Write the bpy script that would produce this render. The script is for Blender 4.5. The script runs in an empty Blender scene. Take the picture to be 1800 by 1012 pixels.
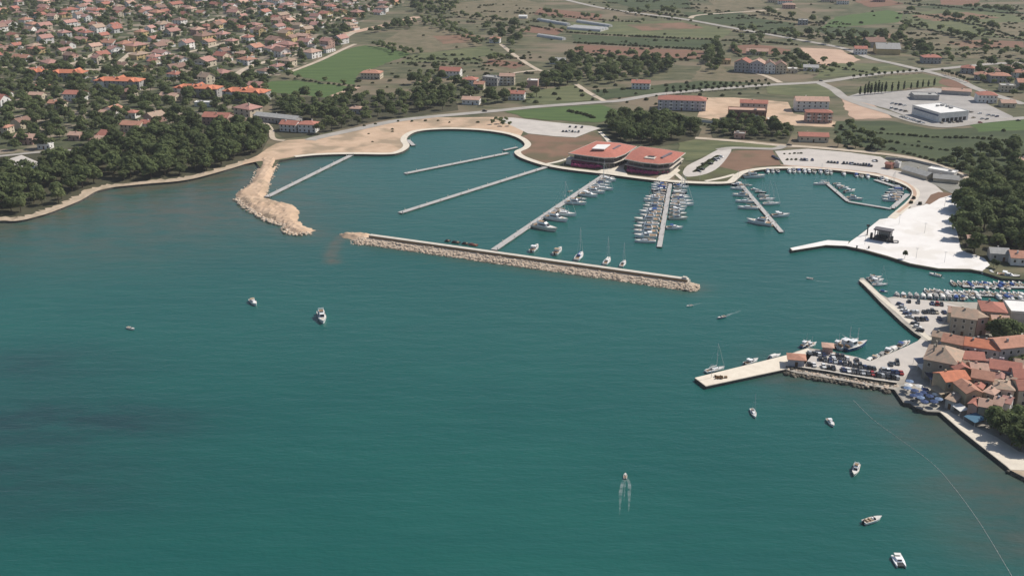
import bpy, bmesh, math, random
import numpy as np
from mathutils import Vector, Matrix, noise as mnoise

random.seed(7)
rng = np.random.default_rng(7)
SC = bpy.context.scene
COL = SC.collection
R = math.radians

# ---------------------------------------------------------------- camera
F_PX, W_PX, H_PX = 1900.0, 1800.0, 1012.0      # focal length in pixels of an 1800 px wide picture
PITCH, CAM_H = R(21.2), 185.0
CP, SP = math.cos(PITCH), math.sin(PITCH)
cam_d = bpy.data.cameras.new("camera")
cam_d.sensor_fit = 'HORIZONTAL'
cam_d.sensor_width = 36.0
cam_d.lens = 36.0 * F_PX / W_PX
cam_d.clip_start = 1.0
cam_d.clip_end = 20000.0
cam = bpy.data.objects.new("camera", cam_d)
COL.objects.link(cam)
cam.location = (0, 0, CAM_H)
cam.rotation_euler = (R(90) - PITCH, 0, 0)
SC.camera = cam

# ---------------------------------------------------------------- light
SUN_EL, SUN_AZ = R(47), R(66)                  # azimuth from +Y (view direction) towards +X
world = bpy.data.worlds.new("World")
SC.world = world
world.use_nodes = True
wn = world.node_tree
bgn = wn.nodes.get("Background") or wn.nodes.new("ShaderNodeBackground")
sky = wn.nodes.new("ShaderNodeTexSky")
sky.sky_type = 'NISHITA'
sky.sun_disc = False
sky.sun_elevation = SUN_EL
sky.sun_rotation = SUN_AZ
wn.links.new(sky.outputs[0], bgn.inputs[0])
bgn.inputs[1].default_value = 0.085
sd = bpy.data.lights.new("sun", 'SUN')
sd.energy = 4.4
sd.angle = R(0.5)
sd.color = (1.0, 0.94, 0.85)
sun = bpy.data.objects.new("sun", sd)
COL.objects.link(sun)
tosun = Vector((math.sin(SUN_AZ) * math.cos(SUN_EL), math.cos(SUN_AZ) * math.cos(SUN_EL), math.sin(SUN_EL)))
sun.rotation_euler = tosun.to_track_quat('Z', 'Y').to_euler()
sun.location = (0, 0, 400)
SC.view_settings.view_transform = 'Standard'
SC.view_settings.look = 'None'
SC.view_settings.exposure = 0.1
SC.view_settings.gamma = 1.0

# ---------------------------------------------------------------- mapping the map
def P(x, y, z=0.0):
    """ground point seen at a place of the photograph, on the level z"""
    u = (x - 900.0) / F_PX
    v = (y - 506.0) / F_PX
    d = Vector((u, CP - v * SP, -SP - v * CP))
    t = (z - CAM_H) / d.z
    return Vector((d.x * t, d.y * t, z))

def proj(X, Y, Z=0.0):
    dz = Z - CAM_H
    zc = Y * CP - dz * SP
    yc = Y * SP + dz * CP
    return (900 + F_PX * X / zc, 506 - F_PX * yc / zc, F_PX / zc)

LZ = 1.2                                        # height of land and quays above the water

# ---------------------------------------------------------------- materials
MATS = {}
def M(name, c, c2=None, scale=0.2, rough=0.8, rand=0.0, bump=0.0, detail=4.0, stretch=None, metal=0.0, spec=0.3, c3=None, scale3=0.02):
    if name in MATS:
        return MATS[name]
    m = bpy.data.materials.new(name)
    m.use_nodes = True
    nt = m.node_tree
    b = nt.nodes["Principled BSDF"]
    b.inputs["Roughness"].default_value = rough
    b.inputs["Metallic"].default_value = metal
    b.inputs["Specular IOR Level"].default_value = spec
    b.inputs["Base Color"].default_value = (*c, 1)
    out = None
    if c2 is not None or bump:
        geo = nt.nodes.new("ShaderNodeNewGeometry")
        src = geo.outputs["Position"]
        if stretch:
            mp = nt.nodes.new("ShaderNodeMapping")
            mp.inputs["Scale"].default_value = stretch[:3]
            if len(stretch) > 3:
                mp.inputs["Rotation"].default_value = (0, 0, stretch[3])
            nt.links.new(src, mp.inputs[0])
            src = mp.outputs[0]
        nz = nt.nodes.new("ShaderNodeTexNoise")
        nz.inputs["Scale"].default_value = scale
        nz.inputs["Detail"].default_value = detail
        nz.inputs["Roughness"].default_value = 0.65
        nt.links.new(src, nz.inputs["Vector"])
        rp = nt.nodes.new("ShaderNodeMapRange")
        rp.inputs[1].default_value = 0.36
        rp.inputs[2].default_value = 0.64
        nt.links.new(nz.outputs[0], rp.inputs[0])
        mx = nt.nodes.new("ShaderNodeMix")
        mx.data_type = 'RGBA'
        mx.inputs[6].default_value = (*c, 1)
        mx.inputs[7].default_value = (*(c2 or c), 1)
        nt.links.new(rp.outputs[0], mx.inputs[0])
        out = mx.outputs[2]
        if c3 is not None:
            n3 = nt.nodes.new("ShaderNodeTexNoise")
            n3.inputs["Scale"].default_value = scale3
            n3.inputs["Detail"].default_value = 3.0
            nt.links.new(src, n3.inputs["Vector"])
            r3 = nt.nodes.new("ShaderNodeMapRange")
            r3.inputs[1].default_value = 0.5
            r3.inputs[2].default_value = 0.62
            nt.links.new(n3.outputs[0], r3.inputs[0])
            m3 = nt.nodes.new("ShaderNodeMix")
            m3.data_type = 'RGBA'
            nt.links.new(r3.outputs[0], m3.inputs[0])
            nt.links.new(out, m3.inputs[6])
            m3.inputs[7].default_value = (*c3, 1)
            out = m3.outputs[2]
        if bump:
            bp = nt.nodes.new("ShaderNodeBump")
            bp.inputs["Strength"].default_value = bump
            bp.inputs["Distance"].default_value = 0.3
            nt.links.new(nz.outputs[0], bp.inputs["Height"])
            nt.links.new(bp.outputs[0], b.inputs["Normal"])
    if rand:
        oi = nt.nodes.new("ShaderNodeObjectInfo")
        rr = nt.nodes.new("ShaderNodeMapRange")
        rr.inputs[3].default_value = 1 - rand
        rr.inputs[4].default_value = 1 + rand
        nt.links.new(oi.outputs["Random"], rr.inputs[0])
        hs = nt.nodes.new("ShaderNodeHueSaturation")
        nt.links.new(rr.outputs[0], hs.inputs["Value"])
        if out is None:
            hs.inputs["Color"].default_value = (*c, 1)
        else:
            nt.links.new(out, hs.inputs["Color"])
        out = hs.outputs[0]
    if out is not None:
        nt.links.new(out, b.inputs["Base Color"])
    MATS[name] = m
    return m

# ---------------------------------------------------------------- mesh builder
class MB:
    def __init__(self):
        self.v = []
        self.f = []
    def add(self, vs, fs):
        n = len(self.v)
        self.v += [tuple(p) for p in vs]
        self.f += [tuple(i + n for i in f) for f in fs]
        return self
    def box(self, x0, x1, y0, y1, z0, z1, taper=0.0):
        t = taper
        return self.add([(x0, y0, z0), (x1, y0, z0), (x1, y1, z0), (x0, y1, z0),
                         (x0 + t, y0 + t, z1), (x1 - t, y0 + t, z1), (x1 - t, y1 - t, z1), (x0 + t, y1 - t, z1)],
                        [(3, 2, 1, 0), (4, 5, 6, 7), (0, 1, 5, 4), (1, 2, 6, 5), (2, 3, 7, 6), (3, 0, 4, 7)])
    def prism(self, pts, z0, z1, cap0=True):
        n = len(pts)
        vs = [(p[0], p[1], z0) for p in pts] + [(p[0], p[1], z1) for p in pts]
        fs = [tuple(range(n, 2 * n))]
        if cap0:
            fs.append(tuple(range(n - 1, -1, -1)))
        fs += [(i, (i + 1) % n, n + (i + 1) % n, n + i) for i in range(n)]
        return self.add(vs, fs)
    def xprism(self, pts, x0, x1):
        """profile of (y, z) points swept along x"""
        n = len(pts)
        vs = [(x0, p[0], p[1]) for p in pts] + [(x1, p[0], p[1]) for p in pts]
        fs = [tuple(range(n - 1, -1, -1)), tuple(range(n, 2 * n))]
        fs += [(i, n + i, n + (i + 1) % n, (i + 1) % n) for i in range(n)]
        return self.add(vs, fs)
    def yprism(self, pts, y0, y1):
        """profile of (x, z) points swept along y"""
        n = len(pts)
        vs = [(p[0], y0, p[1]) for p in pts] + [(p[0], y1, p[1]) for p in pts]
        fs = [tuple(range(n)), tuple(range(2 * n - 1, n - 1, -1))]
        fs += [(i, n + i, n + (i + 1) % n, (i + 1) % n)[::-1] for i in range(n)]
        return self.add(vs, fs)
    def tube(self, a, b, r0, r1=None, n=8):
        r1 = r0 if r1 is None else r1
        a, b = Vector(a), Vector(b)
        d = (b - a).normalized()
        s = Vector((1, 0, 0)) if abs(d.x) < 0.9 else Vector((0, 1, 0))
        u = d.cross(s).normalized()
        w = d.cross(u)
        vs = []
        for c, r in ((a, r0), (b, r1)):
            for i in range(n):
                t = 2 * math.pi * i / n
                vs.append(c + (u * math.cos(t) + w * math.sin(t)) * r)
        fs = [(i, (i + 1) % n, n + (i + 1) % n, n + i) for i in range(n)]
        fs += [tuple(range(n - 1, -1, -1)), tuple(range(n, 2 * n))]
        return self.add(vs, fs)
    def loft(self, secs, close=False, caps=True):
        n = len(secs[0])
        vs = [p for s in secs for p in s]
        fs = []
        for k in range(len(secs) - 1):
            for i in range(n if close else n - 1):
                j = (i + 1) % n
                fs.append((k * n + i, k * n + j, (k + 1) * n + j, (k + 1) * n + i))
        if caps:
            fs.append(tuple(range(n - 1, -1, -1)))
            fs.append(tuple(range((len(secs) - 1) * n, len(secs) * n)))
        return self.add(vs, fs)
    def rock(self, c, r, sq=0.75):
        vs = []
        for sx, sy, sz in ((1, 0, 0), (-1, 0, 0), (0, 1, 0), (0, -1, 0), (0, 0, 1), (0, 0, -1),
                           (.6, .6, .6), (-.6, .6, .6), (.6, -.6, .6), (-.6, -.6, .6), (.6, .6, -.6), (-.6, .6, -.6), (.6, -.6, -.6), (-.6, -.6, -.6)):
            k = r * random.uniform(0.75, 1.2)
            vs.append((c[0] + sx * k, c[1] + sy * k, c[2] + sz * k * sq))
        fs = []
        for a, ps in ((0, (6, 8, 12, 10)), (1, (9, 7, 11, 13)), (2, (7, 6, 10, 11)), (3, (8, 9, 13, 12)), (4, (6, 7, 9, 8)), (5, (11, 10, 12, 13))):
            for i in range(4):
                fs.append((a, ps[i], ps[(i + 1) % 4]))
        return self.add(vs, fs)
    def mesh(self, name, mat=None, smooth=False, fix=True):
        me = bpy.data.meshes.new(name)
        me.from_pydata(self.v, [], self.f)
        if fix:
            bm = bmesh.new()
            bm.from_mesh(me)
            bmesh.ops.recalc_face_normals(bm, faces=bm.faces)
            bm.to_mesh(me)
            bm.free()
        if smooth:
            me.polygons.foreach_set("use_smooth", [True] * len(me.polygons))
        if mat:
            me.materials.append(mat)
        return me
    def build(self, name, mat, parent=None, smooth=False, fix=True):
        o = bpy.data.objects.new(name, self.mesh(name, mat, smooth, fix))
        COL.objects.link(o)
        if parent is not None:
            o.parent = parent
        return o

def put(name, me, parent, loc=(0, 0, 0), rz=0.0, scale=(1, 1, 1)):
    o = bpy.data.objects.new(name, me)
    COL.objects.link(o)
    o.parent = parent
    o.location = loc
    o.rotation_euler = (0, 0, rz)
    o.scale = scale
    return o

TOP = []                                        # every labelled thing, for telling twins apart at the end
def tag(o, label, cat, group=None, kind=None, share=False):
    if label:
        o['label'] = label
    o['category'] = cat
    if group:
        o['group'] = group
    if kind:
        o['kind'] = kind
    TOP.append((o, share))
    return o
def thing(name, label, cat, loc=(0, 0, 0), rz=0.0, group=None, share=False):
    o = bpy.data.objects.new(name, None)
    o.empty_display_size = 1.0
    COL.objects.link(o)
    o.location = loc
    o.rotation_euler = (0, 0, rz)
    return tag(o, label, cat, group, share=share)
def proto(name):
    o = bpy.data.objects.new(name, None)
    COL.objects.link(o)
    return o
def dup(root, mats=None):
    c = root.copy()
    COL.objects.link(c)
    def rec(a, b):
        for ch in a.children:
            d = ch.copy()
            COL.objects.link(d)
            d.parent = b
            base = ch.name.split('.')[0]
            if mats and base in mats:
                d.material_slots[0].link = 'OBJECT'
                d.material_slots[0].material = mats[base]
            rec(ch, d)
    rec(root, c)
    return c
PROTOS = []
def drop_protos():
    for r in PROTOS:
        for ch in list(r.children_recursive):
            bpy.data.objects.remove(ch)
        bpy.data.objects.remove(r)

def struct(o, kind='structure'):
    o['kind'] = kind
    return o

def smooth_line(pts, n=4):
    """Catmull-Rom through 2D/3D vectors"""
    pts = [Vector(p) for p in pts]
    out = []
    for i in range(len(pts) - 1):
        p0 = pts[max(i - 1, 0)]
        p1, p2 = pts[i], pts[i + 1]
        p3 = pts[min(i + 2, len(pts) - 1)]
        for k in range(n):
            t = k / n
            out.append(0.5 * ((2 * p1) + (p2 - p0) * t + (2 * p0 - 5 * p1 + 4 * p2 - p3) * t * t + (3 * p1 - p0 - 3 * p2 + p3) * t ** 3))
    out.append(pts[-1])
    return out

def normals2(pts):
    ns = []
    for i in range(len(pts)):
        d = pts[min(i + 1, len(pts) - 1)] - pts[max(i - 1, 0)]
        ns.append(Vector((-d.y, d.x, 0)).normalized())
    return ns

def ribbon(name, px, w, mat, z, off=0.0, thick=0.0, n=4, kind='structure', jit=0.0):
    """strip along a line; off shifts it to the left of the line's direction"""
    pts = smooth_line([P(a, b, LZ) for a, b in px], n)
    ns = normals2(pts)
    mb = MB()
    vs = []
    for p, q in zip(pts, ns):
        vs.append((p.x + q.x * (off - w / 2), p.y + q.y * (off - w / 2), z))
        e = off + w / 2 + random.uniform(-jit, jit)
        vs.append((p.x + q.x * e, p.y + q.y * e, z))
    fs = [(2 * i, 2 * i + 2, 2 * i + 3, 2 * i + 1) for i in range(len(pts) - 1)]
    mb.add(vs, fs)
    if thick:
        for k in (0, 1):
            n0 = len(mb.v)
            mb.v += [(vs[2 * i + k][0], vs[2 * i + k][1], z - thick) for i in range(len(pts))]
            mb.f += [(2 * i + k, 2 * i + 2 + k, n0 + i + 1, n0 + i) for i in range(len(pts) - 1)]
    return struct(mb.build(name, mat), kind)

def patch(name, px, mat, z, n=0, kind='structure', rag=0.0):
    pts = [P(a, b, LZ) for a, b in px]
    if n:
        pts = smooth_line(pts + [pts[0]], n)[:-1]
    if rag:
        q = []
        for i in range(len(pts)):
            a, b = pts[i], pts[(i + 1) % len(pts)]
            m = max(1, int((b - a).length / 6))
            for k in range(m):
                t = a.lerp(b, k / m)
                q.append(t + Vector((random.uniform(-rag, rag), random.uniform(-rag, rag), 0)))
        pts = q
    mb = MB()
    mb.add([(p.x, p.y, z) for p in pts], [tuple(range(len(pts)))])
    o = mb.build(name, mat, fix=False)
    if o.data.polygons[0].normal.z < 0:
        o.data.flip_normals()
    return struct(o, kind)

def inside(x, y, poly):
    r = False
    j = len(poly) - 1
    for i in range(len(poly)):
        xi, yi = poly[i]
        xj, yj = poly[j]
        if (yi > y) != (yj > y) and x < (xj - xi) * (y - yi) / (yj - yi) + xi:
            r = not r
        j = i
    return r

def scatter(poly_px, dmin, nmax, avoid=(), tries=30, fill=None):
    """random ground points inside a polygon of the picture, at least dmin metres apart"""
    wp = [P(a, b, LZ) for a, b in poly_px]
    w2 = [(p.x, p.y) for p in wp]
    x0, x1 = min(p[0] for p in w2), max(p[0] for p in w2)
    y0, y1 = min(p[1] for p in w2), max(p[1] for p in w2)
    cell = max(dmin, 0.5)
    grid = {}
    out = []
    for _ in range(nmax * tries):
        if len(out) >= nmax:
            break
        x, y = random.uniform(x0, x1), random.uniform(y0, y1)
        if not inside(x, y, w2):
            continue
        gx, gy = int(x // cell), int(y // cell)
        ok = True
        for i in (-1, 0, 1):
            for j in (-1, 0, 1):
                for q in grid.get((gx + i, gy + j), ()):
                    if (q[0] - x) ** 2 + (q[1] - y) ** 2 < dmin * dmin:
                        ok = False
        if not ok:
            continue
        for (ax, ay, ar) in avoid:
            if (ax - x) ** 2 + (ay - y) ** 2 < ar * ar:
                ok = False
                break
        if not ok:
            continue
        grid.setdefault((gx, gy), []).append((x, y))
        out.append((x, y))
    return out
# ================================================================ THE SETTING
# ---- shorelines (places in the photograph, walked from left to right)
SHORE_L = [(-420, 470), (-200, 420), (-60, 396), (0, 388), (20, 388.5), (38, 387), (60, 382), (90, 373), (140, 353), (170, 336), (200, 329), (260, 323), (330, 316), (400, 298), (448, 283),
           (458, 296), (478, 296), (490, 283)]
QUAY = [(490, 283), (520, 277), (560, 273), (617, 271.5), (680, 272), (702, 269), (716, 262), (720, 255), (715, 247), (719, 239), (733, 232), (760, 228.5), (800, 227.5),
        (850, 230), (890, 236), (912, 244), (922, 253), (918, 260), (904, 267), (912, 276), (935, 285), (960, 292), (1000, 299), (1060, 306), (1120, 314), (1180, 320.5), (1240, 323.5), (1284, 322.5),
        (1296, 316), (1308, 306), (1330, 300), (1365, 297), (1420, 297), (1480, 301), (1540, 310), (1580, 322), (1600, 333), (1602, 343), (1592, 356), (1573, 372), (1560, 383)]
PLAZA_EDGE = [(1545, 386), (1525, 402), (1508, 415), (1494, 424), (1455, 422), (1388, 436), (1392, 441), (1452, 431.5), (1488, 433), (1520, 440), (1560, 451), (1600, 464), (1650, 473), (1705, 474),
              (1728, 478), (1762, 489), (1800, 491), (1900, 494), (2300, 505)]
TOWN_N = [(2300, 545), (1900, 533), (1800, 531), (1700, 531), (1640, 528), (1590, 524), (1572, 521)]
TOWN_W = [(1560, 523), (1548, 517), (1518, 488), (1511, 489), (1514, 496), (1550, 533), (1585, 566), (1608, 585), (1620, 592), (1612, 600), (1590, 610), (1560, 622), (1530, 634), (1500, 626), (1460, 617), (1420, 611),
          (1400, 617), (1378, 626), (1340, 635), (1221, 664), (1241, 679), (1381, 649), (1400, 655), (1450, 663), (1500, 672), (1540, 679), (1572, 684),
          (1588, 707), (1600, 709), (1612, 717), (1630, 723), (1652, 724), (1690, 757), (1770, 820), (1776, 826), (1800, 838), (1860, 870), (2000, 930), (2300, 1010)]

def catm(pts, n):
    return [(p.x, p.y) for p in smooth_line([Vector((a, b, 0)) for a, b in pts], n)]
QUAY_S = catm(QUAY, 4)
NORTH = SHORE_L[:-1] + QUAY_S + PLAZA_EDGE
north_w = [P(a, b, LZ) for a, b in NORTH]
town_w = [P(a, b, LZ) for a, b in TOWN_N + TOWN_W]

m_scrub = M("dry_scrub", (0.150, 0.138, 0.078), (0.048, 0.060, 0.027), scale=0.06, rough=0.95, c3=(0.19, 0.15, 0.10), scale3=0.012, detail=9, stretch=(0.7, 1.7, 1, 0.12))
m_quay = M("quay_concrete", (0.42, 0.39, 0.34), (0.30, 0.28, 0.245), scale=0.25, rough=0.9, detail=6)
m_qwall = M("quay_wall_concrete", (0.10, 0.095, 0.085), (0.05, 0.05, 0.045), scale=0.4, rough=0.9)
m_townpav = M("old_town_paving", (0.46, 0.42, 0.36), (0.28, 0.255, 0.22), scale=0.12, rough=0.9, detail=7)

def land(name, pts, far, mat):
    n = len(pts)
    top = [(p.x, p.y, LZ) for p in pts] + far
    me = MB().add(top, [tuple(range(len(top)))]).mesh(name, mat, fix=False)
    if me.polygons[0].normal.z < 0:
        me.flip_normals()
    o = bpy.data.objects.new(name, me)
    COL.objects.link(o)
    struct(o)
    mb = MB()
    for i in range(n - 1):
        a, b = pts[i], pts[i + 1]
        mb.add([(a.x, a.y, LZ), (b.x, b.y, LZ), (b.x, b.y, -1.5), (a.x, a.y, -1.5)], [(0, 1, 2, 3)])
    return o, mb
ground, mb1 = land("ground", north_w, [(6000, north_w[-1].y, LZ), (6000, 9000, LZ), (-6000, 9000, LZ), (-6000, north_w[0].y - 60, LZ)], m_scrub)
og, mb2 = land("old_town_ground", town_w, [], m_townpav)
mb1.v, mb1.f = mb1.v + mb2.v, mb1.f + [tuple(i + len(mb1.v) for i in f) for f in mb2.f]
struct(mb1.build("quay_wall", m_qwall, fix=False))

# ---- water: colour of the bottom and depth, by place
def seg_dist(X, Y, line):
    d = np.full(X.shape, 1e9)
    for (ax, ay), (bx, by) in zip(line[:-1], line[1:]):
        vx, vy = bx - ax, by - ay
        L2 = vx * vx + vy * vy + 1e-9
        t = np.clip(((X - ax) * vx + (Y - ay) * vy) / L2, 0, 1)
        d = np.minimum(d, np.hypot(X - ax - t * vx, Y - ay - t * vy))
    return d
def wl(px):
    return [(P(a, b).x, P(a, b).y) for a, b in px]
def blob(X, Y, px, rx, ry):
    c = P(*px)
    return np.exp(-(((X - c.x) / rx) ** 2 + ((Y - c.y) / ry) ** 2))
xs = np.concatenate([np.linspace(-6000, -420, 12), np.linspace(-400, 400, 260), np.linspace(420, 6000, 12)])
ys = np.concatenate([np.linspace(-1500, 130, 8), np.linspace(140, 700, 230), np.linspace(720, 9000, 8)])
GX, GY = np.meshgrid(xs, ys)
sh1 = np.exp(-(seg_dist(GX, GY, wl([(-200, 420), (0, 388), (90, 373), (170, 336), (330, 316), (400, 298), (450, 284)])) / 52) ** 1.5)
sh1 = np.maximum(sh1, 0.85 * np.exp(-(seg_dist(GX, GY, wl([(450, 300), (425, 345), (480, 385), (545, 410)])) / 16) ** 1.5))
sh1 = np.maximum(sh1, 1.0 * blob(GX, GY, (390, 325), 50, 50))
sh1 = np.maximum(sh1, 0.85 * blob(GX, GY, (330, 360), 85, 75))
sh1 = np.maximum(sh1, 0.5 * blob(GX, GY, (120, 420), 90, 50))
sh1 = np.maximum(sh1, 0.75 * blob(GX, GY, (505, 308), 16, 38))
sh2 = np.exp(-(seg_dist(GX, GY, wl([(1390, 658), (1450, 666), (1540, 682), (1590, 712), (1650, 728), (1690, 765), (1775, 830), (1900, 900)])) / 15) ** 1.6)
sh2 = np.maximum(sh2, 0.9 * blob(GX, GY, (1625, 755), 17, 14))
sh2 = np.maximum(sh2, 0.95 * blob(GX, GY, (1770, 860), 26, 16))
sh2 = np.maximum(sh2, 0.8 * blob(GX, GY, (1800, 940), 22, 20))
spit = np.exp(-(seg_dist(GX, GY, wl([(604, 414), (590, 428), (583, 446), (586, 460)])) / 4.0) ** 2)
spit = np.maximum(spit, 0.6 * np.exp(-(seg_dist(GX, GY, wl([(640, 424), (760, 440), (900, 462), (1050, 486), (1215, 506)])) / 9) ** 2))
brown = np.clip(np.maximum(np.maximum(sh1, 0.62 * sh2), spit), 0, 1)
mud = np.clip(0.75 * sh2, 0, 1)
weed = 0.65 * blob(GX, GY, (40, 640), 45, 20) + 0.6 * blob(GX, GY, (110, 735), 40, 14) + 0.6 * blob(GX, GY, (-40, 760), 50, 40) + 0.5 * blob(GX, GY, (270, 745), 22, 14) + 0.6 * blob(GX, GY, (60, 860), 50, 25)
weed = np.clip(np.maximum(weed, mud), 0, 1)
green = np.clip(0.9 * blob(GX, GY, (1690, 830), 20, 12) + 0.7 * blob(GX, GY, (1660, 900), 14, 20) + 0.55 * blob(GX, GY, (820, 300), 120, 90) + 0.6 * blob(GX, GY, (1450, 360), 60, 80) + 0.3 * blob(GX, GY, (900, 560), 160, 70)
                + 0.5 * blob(GX, GY, (1690, 500), 60, 30), 0, 1)
nx, ny = len(xs), len(ys)
me = bpy.data.meshes.new("water")
verts = np.stack([GX.ravel(), GY.ravel(), np.zeros(nx * ny)], 1)
faces = [(j * nx + i, j * nx + i + 1, (j + 1) * nx + i + 1, (j + 1) * nx + i) for j in range(ny - 1) for i in range(nx - 1)]
me.from_pydata(verts.tolist(), [], faces)
at = me.color_attributes.new("bottom", 'FLOAT_COLOR', 'POINT')
cc = np.ones((nx * ny, 4), dtype=np.float32)
cc[:, 0], cc[:, 1], cc[:, 2] = brown.ravel(), weed.ravel(), green.ravel()
at.data.foreach_set("color", cc.ravel())
m = bpy.data.materials.new("sea_water")
m.use_nodes = True
nt = m.node_tree
b = nt.nodes["Principled BSDF"]
b.inputs["IOR"].default_value = 1.33
b.inputs["Roughness"].default_value = 0.22
va = nt.nodes.new("ShaderNodeVertexColor")
va.layer_name = "bottom"
sep = nt.nodes.new("ShaderNodeSeparateColor")
nt.links.new(va.outputs[0], sep.inputs[0])
geo = nt.nodes.new("ShaderNodeNewGeometry")
def nz(scale, detail, stretch=(1, 1, 1), rot=0.0):
    mp = nt.nodes.new("ShaderNodeMapping")
    mp.inputs["Scale"].default_value = stretch
    mp.inputs["Rotation"].default_value = (0, 0, rot)
    nt.links.new(geo.outputs["Position"], mp.inputs[0])
    n = nt.nodes.new("ShaderNodeTexNoise")
    n.inputs["Scale"].default_value = scale
    n.inputs["Detail"].default_value = detail
    n.inputs["Roughness"].default_value = 0.6
    nt.links.new(mp.outputs[0], n.inputs["Vector"])
    return n.outputs[0]
def mathn(op, a, bb):
    n = nt.nodes.new("ShaderNodeMath")
    n.operation = op
    n.use_clamp = op == 'MULTIPLY_ADD'
    for i, q in enumerate((a, bb)):
        if isinstance(q, (int, float)):
            n.inputs[i].default_value = q
        else:
            nt.links.new(q, n.inputs[i])
    return n.outputs[0]
def maprange(a, f0, f1, t0=0.0, t1=1.0):
    n = nt.nodes.new("ShaderNodeMapRange")
    for i, q in enumerate((f0, f1, t0, t1)):
        n.inputs[i + 1].default_value = q
    nt.links.new(a, n.inputs[0])
    return n.outputs[0]
def mixc(fac, a, c):
    n = nt.nodes.new("ShaderNodeMix")
    n.data_type = 'RGBA'
    nt.links.new(fac, n.inputs[0])
    if isinstance(a, tuple):
        n.inputs[6].default_value = (*a, 1)
    else:
        nt.links.new(a, n.inputs[6])
    n.inputs[7].default_value = (*c, 1)
    return n.outputs[2]
patchy = nz(0.07, 7, (0.7, 1.6, 1), 0.5)
big = nz(0.006, 3)
streak = nz(0.12, 6, (0.10, 1, 1), 0.05)
col = mixc(maprange(big, 0.35, 0.65), (0.0085, 0.084, 0.072), (0.0125, 0.100, 0.083))
col = mixc(maprange(streak, 0.40, 0.64, 0.0, 0.22), col, (0.006, 0.066, 0.063))
col = mixc(mathn('MULTIPLY', sep.outputs[2], 0.6), col, (0.026, 0.118, 0.100))
col = mixc(mathn('MULTIPLY', sep.outputs[1], maprange(patchy, 0.3, 0.6, 0.45, 1.0)), col, (0.014, 0.050, 0.052))
col = mixc(mathn('MULTIPLY', sep.outputs[0], maprange(patchy, 0.34, 0.60, 0.35, 1.0)), col, (0.098, 0.092, 0.064))
nt.links.new(col, b.inputs["Base Color"])
w1 = nz(0.9, 4, (0.55, 1, 1), 0.1)
w2 = nz(0.16, 3, (0.35, 1, 1), 0.05)
h = mathn('ADD', mathn('MULTIPLY', w1, 0.35), mathn('MULTIPLY', w2, 1.2))
bp = nt.nodes.new("ShaderNodeBump")
bp.inputs["Strength"].default_value = 0.55
bp.inputs["Distance"].default_value = 0.8
nt.links.new(h, bp.inputs["Height"])
nt.links.new(bp.outputs[0], b.inputs["Normal"])
me.materials.append(m)
water = bpy.data.objects.new("water", me)
COL.objects.link(water)
struct(water)

# ---- ground colours
m_sand = M("pale_earth", (0.58, 0.42, 0.295), (0.47, 0.33, 0.225), scale=0.07, rough=0.95, detail=9, c3=(0.33, 0.25, 0.17), scale3=0.045)
m_beach = M("rocky_shore", (0.52, 0.41, 0.305), (0.34, 0.27, 0.19), scale=0.25, rough=0.95, detail=8)
m_prom = M("promenade_paving", (0.70, 0.63, 0.52), (0.60, 0.54, 0.45), scale=0.3, rough=0.9)
m_pier = M("cream_stone_slabs", (0.76, 0.68, 0.56), (0.68, 0.60, 0.49), scale=0.3, rough=0.9)
m_road = M("road_asphalt", (0.40, 0.37, 0.33), (0.32, 0.295, 0.265), scale=0.08, rough=0.9, detail=6)
m_track = M("gravel_track", (0.55, 0.46, 0.36), (0.42, 0.345, 0.26), scale=0.1, rough=0.95, detail=6)
m_brown = M("bare_brown_soil", (0.23, 0.138, 0.09), (0.18, 0.108, 0.07), scale=0.05, rough=0.95, detail=8, c3=(0.13, 0.105, 0.06), scale3=0.03)
m_red = M("red_ploughed_soil", (0.225, 0.115, 0.078), (0.165, 0.10, 0.066), scale=0.06, rough=0.95, detail=7, stretch=(0.4, 2, 1, 0.1))
m_green = M("green_crop", (0.090, 0.138, 0.040), (0.058, 0.100, 0.030), scale=0.08, rough=0.95, detail=8, stretch=(0.25, 2.2, 1, 0.5))
m_olive = M("dry_grass", (0.150, 0.155, 0.072), (0.075, 0.092, 0.040), scale=0.06, rough=0.95, detail=8, stretch=(0.5, 1.8, 1, 0.1))
m_tan = M("tan_stubble", (0.195, 0.158, 0.10), (0.115, 0.106, 0.058), scale=0.07, rough=0.95, detail=8)
m_mead = M("rough_meadow", (0.070, 0.090, 0.037), (0.040, 0.056, 0.024), scale=0.05, rough=0.95, detail=9, stretch=(0.35, 1.6, 1, -0.1))
m_lawn = M("park_lawn", (0.105, 0.115, 0.045), (0.085, 0.08, 0.04), scale=0.08, rough=0.95, detail=6)
m_lot = M("car_park_paving", (0.57, 0.52, 0.47), (0.48, 0.44, 0.40), scale=0.1, rough=0.9, detail=6)
m_lotgrey = M("car_park_asphalt", (0.40, 0.375, 0.35), (0.32, 0.30, 0.28), scale=0.1, rough=0.9, detail=6)
m_white = M("white_stone_paving", (0.80, 0.77, 0.735), (0.735, 0.70, 0.665), scale=0.12, rough=0.85, detail=8, c3=(0.70, 0.66, 0.61), scale3=0.06)
m_yard = M("yard_concrete", (0.26, 0.25, 0.22), (0.17, 0.165, 0.145), scale=0.1, rough=0.9, detail=7)
m_floor = M("litter_and_grove_shade", (0.07, 0.065, 0.036), (0.05, 0.05, 0.027), scale=0.1, rough=0.95)
m_pink = M("bare_pink_earth", (0.54, 0.38, 0.28), (0.44, 0.30, 0.22), scale=0.05, rough=0.95, detail=7)
m_towngr = M("town_gardens", (0.10, 0.105, 0.052), (0.05, 0.064, 0.03), scale=0.06, rough=0.95, detail=8, c3=(0.27, 0.22, 0.165), scale3=0.04)

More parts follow.
